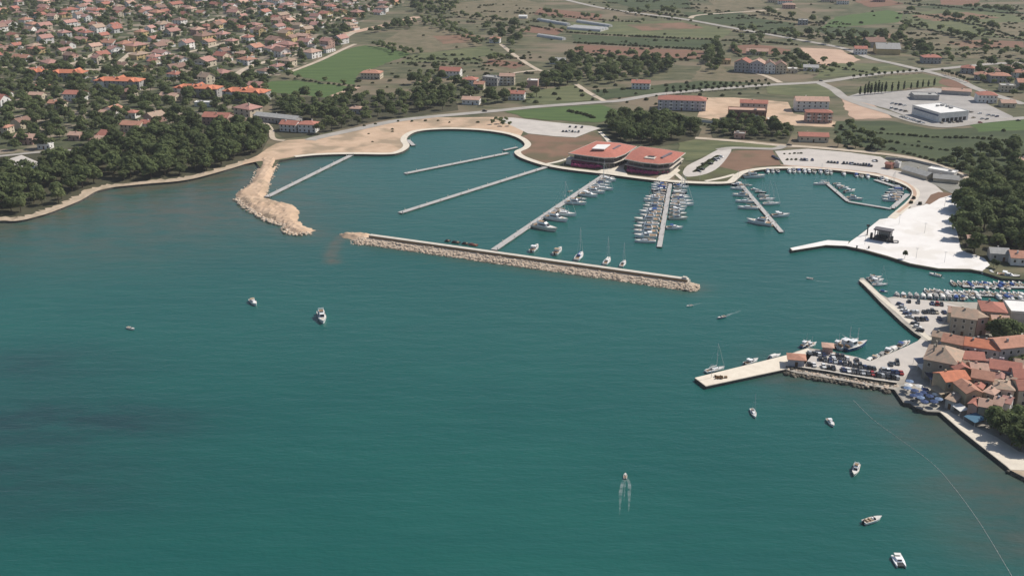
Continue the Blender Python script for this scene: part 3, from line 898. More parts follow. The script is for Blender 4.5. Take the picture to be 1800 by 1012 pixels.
def proto_sail():
    r = proto("sailing_yacht")
    L, B = 12.0, 3.8
    hull(r, L, B, 1.15, m_gel, full=.72, peak=.42, end=2.0, rake=.03)
    cb = coach(-1.6, 3.4, 1.15, .65, 1.05, 1.62, .9, .15, .15).build("cabin", m_gel, r)
    for s in (1, -1):
        MB().box(-1.0, 1.9, s * 1.03 - .03, s * 1.03 + .03, 1.25, 1.47).build("window", m_glass, cb)
    MB().box(1.95, 2.6, -.3, .3, 1.63, 1.68).build("hatch", m_glass, cb)
    MB().box(-5.3, -1.7, -1.0, 1.0, 1.06, 1.10).build("cockpit_sole", m_teak, r)
    for s in (1, -1):
        MB().box(-5.2, -1.75, s * 1.32 - .28, s * 1.32 + .28, 1.07, 1.42, .04).build("cockpit_bench", m_gel, r)
    MB().tube((-4.0, -.55, 1.75), (-4.0, .55, 1.75), .06).build("wheel", m_dark, r)
    MB().tube((1.0, 0, 1.5), (1.0, 0, 15.6), .11, .07).build("mast", m_alu, r)
    MB().tube((1.0, -1.0, 9.2), (1.0, 1.0, 9.2), .05).build("spreader", m_alu, r)
    MB().tube((.9, 0, 2.75), (-3.9, 0, 2.85), .07).build("boom", m_alu, r)
    MB().tube((.85, 0, 2.98), (-3.8, 0, 3.0), .26, .15).build("sail_cover", m_blue, r)
    MB().xprism([(-1.05, 1.6), (-.9, 2.15), (0, 2.3), (.9, 2.15), (1.05, 1.6)], -2.3, -1.3).build("spray_hood", m_blue, r)
    MB().tube((6.0, 0, 1.5), (1.1, 0, 15.3), .055, .04, 6).build("rolled_jib", m_white_c, r)
    MB().tube((-5.9, 0, 1.2), (1.0, 0, 15.5), .02, .02, 4).build("backstay", m_alu, r)
    return r
def proto_motor():
    r = proto("motor_yacht")
    L, B = 13.0, 4.2
    hull(r, L, B, 1.55, m_gel, full=.92, peak=.5, end=2.3, sheer=.3)
    cb = coach(-3.0, 2.9, 1.75, 1.25, 1.5, 3.0, 1.5, .1, .18).build("cabin", m_gel, r)
    for s in (1, -1):
        MB().box(-2.4, 1.3, s * 1.62 - .07, s * 1.62 + .07, 2.1, 2.65).build("window", m_glass, cb)
    MB().add([(2.62, -1.0, 1.95), (2.62, 1.0, 1.95), (1.62, .95, 2.93), (1.62, -.95, 2.93), (2.5, -1.0, 1.9), (2.5, 1.0, 1.9), (1.5, .95, 2.88), (1.5, -.95, 2.88)],
             [(0, 1, 2, 3), (7, 6, 5, 4), (0, 4, 5, 1), (3, 2, 6, 7), (0, 3, 7, 4), (1, 5, 6, 2)]).build("windscreen", m_glass, cb)
    fb = coach(-3.6, 1.0, 1.5, 1.05, 3.0, 3.55, .5, .1, .06).build("flybridge", m_gel, r)
    MB().box(-3.2, -.2, -1.05, 1.05, 3.56, 3.6).build("flybridge_floor", m_teak, fb)
    MB().box(-.1, .5, -.9, .9, 3.56, 4.0, .12).build("helm_screen", m_glass, fb)
    MB().box(-3.0, -2.7, -1.4, 1.4, 4.3, 4.42, .03).build("radar_arch", m_gel, r)
    for s in (1, -1):
        MB().box(-3.0, -2.7, s * 1.33 - .07, s * 1.33 + .07, 3.0, 4.3).build("arch_leg", m_gel, r)
    MB().box(-6.1, -3.1, -1.55, 1.55, 1.46, 1.5).build("cockpit_sole", m_teak, r)
    MB().box(-6.1, -5.4, -1.3, 1.3, 1.5, 1.95, .05).build("cockpit_sofa", m_grey_c, r)
    MB().box(-7.2, -6.45, -1.7, 1.7, .35, .5).build("bathing_platform", m_teak, r)
    MB().box(3.3, 4.6, -.75, .75, 1.6, 1.78, .1).build("sun_pad", m_tan_c, r)
    return r
def proto_cruiser():
    r = proto("cabin_cruiser")
    L, B = 8.4, 3.0
    hull(r, L, B, 1.15, m_gel, full=.92, peak=.5, end=2.3, sheer=.3)
    cb = coach(-1.2, 2.4, 1.25, .75, 1.1, 1.95, 1.3, .1, .14).build("cabin", m_gel, r)
    for s in (1, -1):
        MB().box(-.8, .9, s * 1.12 - .05, s * 1.12 + .05, 1.45, 1.78).build("window", m_glass, cb)
    MB().box(.75, 1.25, -.8, .8, 1.75, 1.99, .1).build("windscreen", m_glass, cb)
    MB().box(-3.8, -1.3, -1.1, 1.1, 1.07, 1.11).build("cockpit_sole", m_teak, r)
    MB().box(-2.2, -.4, -1.15, 1.15, 2.35, 2.43, .04).build("hard_top", m_gel, r)
    for sx in (-2.0, -.6):
        for s in (1, -1):
            MB().tube((sx, s * 1.0, 1.2), (sx, s * 1.0, 2.35), .045, n=6).build("roof_post", m_alu, r)
    MB().box(-4.75, -4.25, -.3, .3, .35, 1.5, .08).build("outboard_engine", m_black, r)
    return r
def proto_open():
    r = proto("motorboat")
    L, B = 6.0, 2.2
    hull(r, L, B, .8, m_gel, full=.92, peak=.5, end=2.2, sheer=.3, dz=.06)
    MB().box(-2.6, 0.4, -.78, .78, .77, .80).build("cockpit_sole", m_grey_c, r)
    for x in (-2.2, -1.0):
        MB().box(x, x + .45, -.75, .75, .8, 1.1, .04).build("seat", m_tan_c, r)
    MB().box(.35, .75, -.8, .8, .78, 1.3, .1).build("windscreen", m_glass, r)
    MB().box(-.25, .3, -.35, .35, .8, 1.35, .05).build("console", m_gel, r)
    MB().box(-3.4, -2.95, -.22, .22, .2, 1.25, .06).build("outboard_engine", m_black, r)
    return r
def proto_canopy():
    r = proto("covered_boat")
    L, B = 6.6, 2.4
    hull(r, L, B, .85, m_gel, full=.88, peak=.45, end=2.1, sheer=.3)
    MB().xprism([(-1.05, .85), (-.8, 1.55), (0, 1.75), (.8, 1.55), (1.05, .85)], -2.6, .7).build("canopy", m_blue, r)
    MB().box(.8, 1.9, -.55, .55, .88, 1.1, .15).build("fore_cabin", m_gel, r)
    MB().box(-3.7, -3.28, -.22, .22, .2, 1.3, .06).build("outboard_engine", m_black, r)
    return r
def proto_fish():
    r = proto("fishing_boat")
    L, B = 10.0, 3.4
    hull(r, L, B, 1.25, m_blueh, full=.7, peak=.45, end=2.0, sheer=.55)
    wh = MB().box(-2.6, -.3, -.95, .95, 1.15, 3.2, .06).build("wheelhouse", m_gel, r)
    MB().box(-.36, -.26, -.75, .75, 2.2, 2.85).build("window", m_glass, wh)
    for s in (1, -1):
        MB().box(-2.2, -.7, s * .93 - .03, s * .93 + .03, 2.2, 2.85).build("window", m_glass, wh)
    MB().box(-2.8, -.1, -1.1, 1.1, 3.2, 3.32).build("wheelhouse_roof", m_gel, wh)
    MB().tube((.6, 0, 1.2), (.6, 0, 7.5), .1, .06).build("mast", m_alu, r)
    MB().tube((.6, 0, 2.6), (-3.8, 0, 5.4), .06).build("derrick", m_alu, r)
    MB().box(1.2, 2.9, -.75, .75, 1.2, 1.6, .05).build("hold_hatch", m_teak, r)
    MB().tube((-4.2, -.9, 1.75), (-4.2, .9, 1.75), .45).build("net_drum", m_teak, r)
    return r
def proto_cat():
    r = proto("catamaran")
    for s in (1, -1):
        secs = []
        for x, b in outline(9.5, 1.3, 12, .8, .4, 2.0):
            secs.append([(x, s * 2.1 + b, 1.25), (x, s * 2.1 + b * .8, 0), (x, s * 2.1, -.4), (x, s * 2.1 - b * .8, 0), (x, s * 2.1 - b, 1.25)])
        MB().loft(secs, close=True).build("hull", m_gel, r)
    MB().box(-4.2, 1.4, -1.6, 1.6, .75, 1.2).build("bridge_deck", m_deck, r)
    MB().box(1.42, 4.2, -1.55, 1.55, .95, 1.0).build("trampoline", m_dark, r)
    cb = coach(-2.4, 1.3, 1.9, 1.5, 1.26, 2.3, 1.0, .1, .2).build("cabin", m_gel, r)
    MB().box(.35, .95, -1.1, 1.1, 1.75, 2.2, .1).build("window", m_glass, cb)
    MB().box(-4.1, -2.5, -1.4, 1.4, 1.21, 1.25).build("cockpit_sole", m_teak, r)
    MB().box(-4.3, -2.2, -1.7, 1.7, 2.9, 3.0, .05).build("bimini", m_white_c, r)
    for x in (-4.0, -2.4):
        for s in (1, -1):
            MB().tube((x, s * 1.5, 1.2), (x, s * 1.5, 2.9), .04, n=6).build("bimini_post", m_alu, r)
    return r
BOATP = {'sail': proto_sail(), 'motor': proto_motor(), 'cruiser': proto_cruiser(), 'open': proto_open(), 'canopy': proto_canopy(), 'fish': proto_fish(), 'cat': proto_cat()}
PROTOS += list(BOATP.values())
BLEN = {'sail': 12.0, 'motor': 13.0, 'cruiser': 8.4, 'open': 6.0, 'canopy': 6.6, 'fish': 10.0, 'cat': 9.5}
VARS = {
    'sail': [({}, "white sailing yacht with blue boom cover"), ({'sail_cover': m_white_c, 'spray_hood': m_white_c}, "white sailing yacht with white boom cover"),
             ({'hull': m_navy, 'sail_cover': m_white_c, 'spray_hood': m_grey_c}, "navy sailing yacht with white boom cover"), ({'sail_cover': m_tan_c, 'spray_hood': m_tan_c}, "white sailing yacht with tan boom cover"),
             ({'sail_cover': m_grey_c, 'spray_hood': m_grey_c}, "white sailing yacht with grey boom cover")],
    'motor': [({}, "white motor yacht with flybridge"), ({'sun_pad': m_white_c, 'hull': m_gel2}, "cream motor yacht with flybridge")],
    'cruiser': [({}, "white cabin cruiser with hard top"), ({'hull': m_navy}, "navy cabin cruiser with hard top"), ({'hard_top': m_tan_c}, "white cabin cruiser with tan top"), ({'hard_top': m_blue}, "white cabin cruiser with blue top")],
    'open': [({}, "small white open motorboat"), ({'hull': m_blueh}, "small blue open motorboat"), ({'hull': m_gel2, 'cockpit_sole': m_teak}, "small cream open motorboat"), ({'cockpit_sole': m_teak}, "small wood-floored white motorboat")],
    'canopy': [({}, "small white boat under blue canopy"), ({'canopy': m_white_c}, "small white boat under white canopy"), ({'canopy': m_grey_c}, "small white boat under grey canopy"), ({'hull': m_navy, 'canopy': m_white_c}, "small navy boat under white canopy")],
    'fish': [({}, "blue fishing boat with white wheelhouse"), ({'hull': m_gel}, "white fishing boat with white wheelhouse"), ({'hull': m_redh}, "red fishing boat with white wheelhouse")],
    'cat': [({}, "white catamaran with dark trampoline")],
}
BCAT = {'sail': "sailing boat", 'motor': "motor yacht", 'cruiser': "motorboat", 'open': "motorboat", 'canopy': "motorboat", 'fish': "fishing boat", 'cat': "catamaran"}
def boat(kind, s, b, where, group=None, var=None, label=None, L=None):
    """stern and bow given as places in the photograph on the water"""
    p, q = P(*s), P(*b)
    d = q - p
    L = L or max(3.5, min(18.0, d.xy.length))
    v = VARS[kind][var if var is not None else random.randrange(len(VARS[kind]))]
    o = dup(BOATP[kind], v[0])
    k = L / BLEN[kind]
    c = p + d * .5
    o.location = (c.x, c.y, 0)
    k *= .88 if group is None else 1.0
    o.scale = (k, k, k) if L > 4 else (k, k * 1.1, k)
    o.rotation_euler = (0, 0, math.atan2(d.y, d.x) + 0.0)
    tag(o, label or (v[1] + " " + where), BCAT[kind], group)
    return o

# ---- long pier: boats on its right side
G = "boats moored along the long pier"
W = "on the long pier's right side"
for kd, s, b, v in [('open', (1061, 313), (1080, 315), 0), ('cruiser', (1056, 317), (1082, 319), 0), ('canopy', (1050, 321), (1073, 323), 2), ('sail', (1043, 326), (1072, 328), 0), ('sail', (1038, 332), (1077, 334.5), 1),
                    ('motor', (1028, 338), (1062, 340), 0), ('cruiser', (1019, 343), (1049, 346.5), 0), ('motor', (994, 357), (1029, 360), 0), ('sail', (974, 370), (1000, 374), 1),
                    ('sail', (966, 376), (1012, 380), 3), ('motor', (958, 383), (996, 390), 0), ('motor', (937, 398), (977, 407), 1), ('open', (1012, 350), (1030, 352), 3)]:
    boat(kd, s, b, W, G, v)
boat('open', (998, 338), (1007, 336), "drifting alone left of the long pier")
# ---- crowded pier
G = "boats moored along the crowded pier"
LEFT = [(324.5, 1173, 1150, 'open'), (328.5, 1173, 1146, 'cruiser'), (332.5, 1172, 1146, 'canopy'), (337, 1171, 1145, 'cruiser'), (341, 1170, 1147, 'sail'), (345.5, 1169, 1141, 'sail'), (350, 1168, 1136, 'cruiser'), (354, 1167, 1133, 'motor'),
        (360, 1166, 1135, 'sail'), (365, 1165, 1132, 'motor'), (370, 1164, 1130, 'sail'), (376, 1163, 1126, 'cruiser'), (382, 1162, 1127, 'motor'), (389, 1160, 1117, 'motor'), (395.5, 1159, 1120, 'sail'), (402, 1157, 1116, 'motor'), (409.5, 1156, 1116, 'motor'), (417.5, 1155, 1117, 'cruiser'), (425.5, 1153, 1116, 'sail')]
for y, s, b, kd in LEFT:
    boat(kd, (s, y + .6), (b, y - .6), "on the crowded pier's left side", G)
RIGHT = [(325.5, 1183, 1205, 'open'), (331, 1184, 1209, 'cruiser'), (336.5, 1183, 1208, 'sail'), (341, 1182, 1206, 'canopy'), (345.5, 1181, 1210, 'sail'), (350, 1180, 1211, 'cruiser'), (355.5, 1179, 1217, 'sail'), (361, 1178, 1219, 'sail'), (366, 1178, 1206, 'motor'), (371, 1177, 1203, 'cruiser'), (377.5, 1176, 1206, 'motor'), (385, 1175, 1207, 'motor'), (402, 1171, 1199, 'cruiser')]
for y, s, b, kd in RIGHT:
    boat(kd, (s, y), (b, y + .3), "on the crowded pier's right side", G)
# ---- slanting pier
G = "boats moored along the slanting pier"
for kd, s, b, v in [('open', (1302, 322), (1288, 321), 2), ('cruiser', (1307, 327), (1285, 326), 1), ('sail', (1312, 333.5), (1284, 332), 1), ('motor', (1317, 345), (1289, 344), 0), ('sail', (1326, 356), (1293, 355), 1), ('sail', (1333, 367.5), (1297, 366), 3)]:
    boat(kd, s, b, "on the slanting pier's left side", G, v)
boat('motor', (1358, 397), (1315, 390), "lying broadside at the tip of the slanting pier", G, 0)
for kd, s, b, v in [('open', (1309, 326), (1322, 327), 0), ('cruiser', (1320, 334), (1334, 335), 0), ('sail', (1327, 338), (1347, 339.5), 2), ('canopy', (1332, 346), (1352, 346), 2), ('sail', (1335, 352), (1362, 351), 3), ('sail', (1341, 360), (1371, 359), 1), ('cruiser', (1356, 381), (1386, 380), 0)]:
    boat(kd, s, b, "on the slanting pier's right side", G, v)
# ---- right basin
boat('motor', (1304, 312.5), (1346, 312), "berthed in the left corner of the right basin", None, 0)
G = "boats moored around the right basin"
for i, (x, y) in enumerate([(1348, 301.5), (1357, 301.3), (1366, 301), (1386, 301), (1394, 301), (1403, 301), (1413, 301.3), (1421, 301.8), (1430, 302), (1441, 302.5), (1452, 303), (1459, 303.6), (1482, 305.8), (1504, 308.5), (1513, 309.5), (1524, 311), (1549, 315.5), (1557, 317)]):
    kd = ('cruiser', 'canopy', 'open', 'cruiser', 'motor', 'canopy')[i % 6] if i not in (6, 9) else 'cruiser'
    boat(kd, (x, y - 1.5), (x + 3, y + 5.0), "at the right basin's back quay", G, L=(8.5 if kd == 'motor' else 7.0))
for kd, s, b, v in [('canopy', (1583, 330), (1566, 329), 3), ('canopy', (1588, 336), (1562, 336), 0), ('sail', (1588, 341), (1556, 341), 2), ('sail', (1586, 345), (1553, 345), 1), ('cruiser', (1583, 350), (1551, 349), 2), ('motor', (1580, 354), (1552, 353), 0)]:
    boat(kd, s, b, "at the right rim of the right basin", G, v)
for kd, s, b, v in [('open', (1464, 324.5), (1478, 324), 3), ('canopy', (1469, 328.5), (1484, 328), 1), ('cruiser', (1474, 332.5), (1491, 331), 2), ('cruiser', (1484, 339), (1502, 336), 0), ('motor', (1487, 349), (1515, 352), 0)]:
    boat(kd, s, b, "on the inner side of the angled pontoon", G, v)
boat('sail', (1458, 324), (1430, 325), "sticking out left of the angled pontoon", G, 1)
# ---- breakwater berths
G = "boats moored behind the breakwater"
for kd, s, b, v in [('cruiser', (934, 444.0), (945, 434), 0), ('cruiser', (975, 449), (986, 439), 2), ('sail', (1013, 459), (1024, 446), 0), ('sail', (1063, 466.5), (1072, 455), 1), ('sail', (1092, 470), (1099, 460), 4)]:
    boat(kd, s, b, "moored behind the breakwater", G, v)
# ---- open bay
boat('cruiser', (440, 528), (451, 538), "", None, 2, "white tan-topped cabin cruiser anchored off the left end of the breakwater")
boat('motor', (563, 550), (569, 570), "", None, 0, "white motor yacht with flybridge anchored in the open bay below the breakwater")
boat('open', (223, 576), (237, 580), "", None, 0, "tiny white open boat alone on the left side of the bay")
boat('sail', (1320, 718), (1329, 737), "", None, 4, "white sailing yacht at anchor below the stone pier tip", L=7.5)
boat('cruiser', (1454, 737), (1466, 751), "", None, 0, "white cabin cruiser anchored off the rocky car park mole")
boat('motor', (1507, 817), (1501, 838), "", None, 1, "cream motor yacht with flybridge anchored in the lower right of the bay")
boat('open', (1516, 921), (1549, 911), "", None, 3, "white speedboat with dark engine, bow right, near the lower right corner", L=7.5)
boat('cat', (1574, 976), (1586, 1001), "", None, 0, "white catamaran with dark trampoline nearest the bottom right corner", L=6.2)
m_foam = bpy.data.materials.new("wake_foam")
m_foam.use_nodes = True
fn = m_foam.node_tree
fb = fn.nodes["Principled BSDF"]
fb.inputs["Base Color"].default_value = (0.75, 0.78, 0.78, 1)
fb.inputs["Roughness"].default_value = 0.9
fno = fn.nodes.new("ShaderNodeTexNoise")
fno.inputs["Scale"].default_value = 0.4
fno.inputs["Detail"].default_value = 5
fg = fn.nodes.new("ShaderNodeNewGeometry")
fn.links.new(fg.outputs["Position"], fno.inputs["Vector"])
fr = fn.nodes.new("ShaderNodeMapRange")
fr.inputs[1].default_value = 0.3
fr.inputs[2].default_value = 0.75
fr.inputs[4].default_value = 0.28
fn.links.new(fno.outputs[0], fr.inputs[0])
fn.links.new(fr.outputs[0], fb.inputs["Alpha"])
m_foam2 = m_foam.copy()
m_foam2.name = "thin_wake_foam"
for nd in m_foam2.node_tree.nodes:
    if nd.type == 'MAP_RANGE':
        nd.inputs[4].default_value = 0.2
def wake(lines, mats=(m_foam,)):
    for k, (px, w0, w1) in enumerate(lines):
        pts = smooth_line([P(a, b) for a, b in px], 5)
        ns = normals2(pts)
        mb = MB()
        n = len(pts)
        vs = []
        for i, (p, q) in enumerate(zip(pts, ns)):
            w = w0 + (w1 - w0) * i / (n - 1)
            vs += [(p.x - q.x * w / 2, p.y - q.y * w / 2, .05), (p.x + q.x * w / 2, p.y + q.y * w / 2, .05)]
        mb.add(vs, [(2 * i, 2 * i + 2, 2 * i + 3, 2 * i + 1) for i in range(n - 1)])
        o = mb.build("wake", mats[k % len(mats)])
        struct(o, 'stuff')
boat('open', (1218, 537), (1207, 539), "", None, 0, "small white motorboat under way just off the breakwater tip")
wake([([(1217, 537), (1226, 534), (1236, 532)], 1.4, .3)], (m_foam2,))
boat('open', (1276, 556.5), (1261, 560.5), "", None, 1, "small blue motorboat speeding left with a slanting white wake")
wake([([(1272, 557), (1284, 552), (1302, 546)], 2.0, .4)])
boat('open', (1430, 491), (1417, 489), "", None, 0, "small white motorboat crossing the harbour mouth below the plaza")
wake([([(1424, 490), (1438, 494), (1460, 496)], 1.8, .3)], (m_foam2,))
boat('open', (1652, 486), (1636, 482.5), "", None, 0, "low white motorboat gliding past the plaza's lower quay edge", L=6.5)
wake([([(1648, 485.5), (1660, 489)], .8, 1.6)], (m_foam2,))
boat('open', (1099, 842), (1099.5, 833), "", None, 2, "small cream motorboat heading away with a long trailing wake")
wake([([(1099, 838), (1094, 850), (1091, 866)], 0.8, 1.2), ([(1099, 838), (1106, 848), (1106, 864)], 0.8, 1.2), ([(1099, 842), (1098, 860), (1097, 880)], .8, .1),
      ([(1091, 866), (1090, 884), (1089, 905)], 1.2, .15), ([(1106, 864), (1106, 880), (1105, 898)], 1.2, .15)], (m_foam, m_foam, m_foam2, m_foam2, m_foam2))
# ---- buoy line of the bathing area
line = smooth_line([P(a, b, .05) for a, b in [(1500, 703), (1536, 738), (1580, 770), (1640, 815), (1680, 860), (1720, 915), (1760, 980), (1795, 1040)]], 8)
o = thing("buoy_line", "long thin line of white floats curving across the lower right bay", "buoy line", line[0])
mb = MB()
mf = MB()
for a_, c_ in zip(line[:-1], line[1:]):
    mb.tube(a_ - line[0], c_ - line[0], .035, n=5)
    nf = max(1, int((c_ - a_).length / 1.6))
    for i in range(nf):
        p = a_.lerp(c_, (i + .5) / nf) - line[0]
        mf.rock((p.x, p.y, .06), .10)
mb.build("rope", m_white_c, o)
fl = mf.build("float", m_white_c, o, fix=False)
fl['kind'] = 'stuff'
# ---- town harbour
G = "small boats in the town harbour"
rowdefs = [((1672, 499.5), (1800, 501.5), 14, 1, "at the upper harbour pontoon, plaza side"), ((1700, 505.5), (1790, 508), 7, -1, "at the upper harbour pontoon, town side"),
           ((1624, 513.5), (1800, 520), 20, 1, "at the lower harbour pontoon, plaza side"), ((1650, 520.5), (1800, 527.5), 12, -1, "at the lower harbour pontoon, town side")]
for a_, c_, n, sgn, where in rowdefs:
    pa, pc = P(*a_), P(*c_)
    for i in range(n):
        if sgn < 0 and random.random() < .15:
            continue
        p = pa.lerp(pc, (i + random.uniform(.3, .7)) / n)
        px = proj(p.x, p.y, 0)
        kd = random.choice(['canopy', 'cruiser', 'open', 'canopy', 'cruiser', 'open'])
        L = random.uniform(4.8, 6.4)
        dy = L * .42
        q0 = proj(p.x, p.y - dy * sgn, 0)
        q1 = proj(p.x + random.uniform(-.5, .5), p.y + dy * sgn, 0)
        boat(kd, q0[:2], q1[:2], where, G, random.choice([0, 2, 2, 3]) if kd != 'canopy' else random.choice([1, 1, 2, 0]), L=L)
G = "small boats along the old town quay"
for i in range(11):
    x = 1577 + i * 11.5
    boat(random.choice(['canopy', 'cruiser', 'canopy']), (x, 523.5 + i * .45), (x - 1, 517.5 + i * .45), "at the old town car park quay", G, None, L=6.5)
for s, b, kd, v in [((1735, 478.5), (1752, 484.5), 'cruiser', 0), ((1752, 484), (1790, 490.5), 'cruiser', 1), ((1780, 486), (1800, 489.5), 'canopy', 1), ((1716, 478), (1734, 483), 'canopy', 2)]:
    boat(kd, s, b, "along the quay right of the white plaza", "boats along the plaza quay", v)
G = "boats moored at the car park mole"
for kd, s, b, v, L in [('cruiser', (1532, 636), (1545, 626), 2, 7), ('canopy', (1545, 628), (1556, 620), 2, 6), ('cruiser', (1556, 624), (1568, 614), 0, 8), ('canopy', (1566, 619), (1578, 610), 1, 6.5), ('cruiser', (1578, 613), (1592, 604), 3, 8), ('open', (1589, 609), (1600, 600), 1, 5), ('canopy', (1524, 638), (1534, 630), 3, 6)]:
    boat(kd, s, b, "at the mole's inner quay", G, v, L=L)
boat('fish', (1466, 612), (1480, 602), "with mast beside the mole's red kiosk", G, 2)
boat('fish', (1474, 615), (1506, 603), "rafted outermost at the car park mole", G, 1)
boat('fish', (1486, 617), (1521, 606), "in front of the rafted fishing boats", G, 0)
boat('fish', (1408, 612), (1424, 603), "where the mole meets the stone pier", G, 0)
boat('fish', (1418, 612), (1434, 605), "at the mole bend beside the stone pier", G, 1)
boat('sail', (1238, 656), (1275, 647), "", G, 1, "white sailing yacht with tall mast alongside the far edge of the stone pier", L=9)
boat('cruiser', (1309, 642), (1331, 634), "", G, 0, "white cabin cruiser alongside the middle of the stone pier's far edge")
boat('canopy', (1352, 631), (1371, 625), "", G, 1, "small white boat under white canopy alongside the stone pier's inner end")
G = "boats at the outer town mole"
for kd, s, b, v in [('motor', (1524, 492), (1548, 489), 0), ('cruiser', (1528, 497), (1552, 494), 0), ('sail', (1533, 502), (1560, 501), 1), ('canopy', (1546, 512), (1560, 514), 0)]:
    boat(kd, s, b, "on the right side of the outer town mole", G, v)
# ================================================================ BUILDINGS
def wallm(name, c):
    return M(name, c, tuple(k * .82 for k in c), scale=.5, rough=.9, detail=5)
W_WHITE = wallm("white_render", (0.80, 0.77, 0.73))
W_CREAM = wallm("cream_render", (0.64, 0.55, 0.42))
W_YELL = wallm("yellow_render", (0.62, 0.47, 0.24))
W_PINK = wallm("pink_render", (0.52, 0.33, 0.27))
W_GREY = wallm("grey_render", (0.42, 0.40, 0.38))
W_LILAC = wallm("lilac_grey_render", (0.50, 0.47, 0.50))
W_BRICK = wallm("raw_brick", (0.33, 0.16, 0.11))
W_STONE = wallm("rubble_stone", (0.36, 0.32, 0.26))
W_OCHRE = wallm("ochre_render", (0.44, 0.345, 0.235))
def tilem(name, c, c2, st=(1, 1, 1)):
    return M(name, c, c2, scale=.55, rough=.9, detail=7, rand=.12)
T_RED = tilem("red_roof_tiles", (0.42, 0.175, 0.13), (0.33, 0.14, 0.105))
T_ORANGE = tilem("orange_roof_tiles", (0.48, 0.245, 0.17), (0.36, 0.185, 0.13))
T_BRIGHT = tilem("bright_orange_tiles", (0.56, 0.205, 0.115), (0.43, 0.16, 0.095))
T_BROWN = tilem("brown_roof_tiles", (0.29, 0.175, 0.135), (0.22, 0.14, 0.11))
T_PALE = tilem("pale_terracotta_tiles", (0.54, 0.34, 0.26), (0.42, 0.28, 0.215))
T_OLD = tilem("weathered_old_tiles", (0.43, 0.29, 0.21), (0.30, 0.24, 0.185))
T_GREY = tilem("grey_roof_sheet", (0.42, 0.41, 0.39), (0.33, 0.325, 0.31))
T_WHITE = M("white_roof_membrane", (0.80, 0.78, 0.75), (0.74, 0.72, 0.69), scale=.2, rough=.7)
T_MARINA = tilem("marina_terracotta_tiles", (0.47, 0.175, 0.13), (0.36, 0.135, 0.10))
m_win = M("window_glass", (0.025, 0.028, 0.032), rough=.15, spec=.6)
m_frame = M("white_window_frame", (0.65, 0.64, 0.6), rough=.6)
m_door = M("brown_door", (0.12, 0.065, 0.035), rough=.7)
WN = {'white': W_WHITE, 'cream': W_CREAM, 'yellow': W_YELL, 'pink': W_PINK, 'grey': W_GREY, 'lilac-grey': W_LILAC, 'brick': W_BRICK, 'stone': W_STONE, 'ochre': W_OCHRE}
T_ROSE = tilem("rose_roof_tiles", (0.46, 0.25, 0.205), (0.36, 0.20, 0.17))
TN = {'bright': T_BRIGHT, 'rose': T_ROSE, 'red': T_RED, 'orange': T_ORANGE, 'brown': T_BROWN, 'pale terracotta': T_PALE, 'weathered': T_OLD, 'grey': T_GREY, 'white': T_WHITE, 'marina': T_MARINA}
WIN_ME = MB().box(-.5, .5, -.05, .05, -.65, .65).mesh("window", m_win)
FRM_ME = MB().box(-.62, .62, -.04, .04, .68, .8).box(-.62, .62, -.06, .06, -.8, -.68).box(-.62, -.52, -.04, .04, -.68, .68).box(.52, .62, -.04, .04, -.68, .68).mesh("frame", m_frame)
WINS_ME = MB().box(-.6, .6, -.05, .05, -.6, .6).mesh("window", m_win)

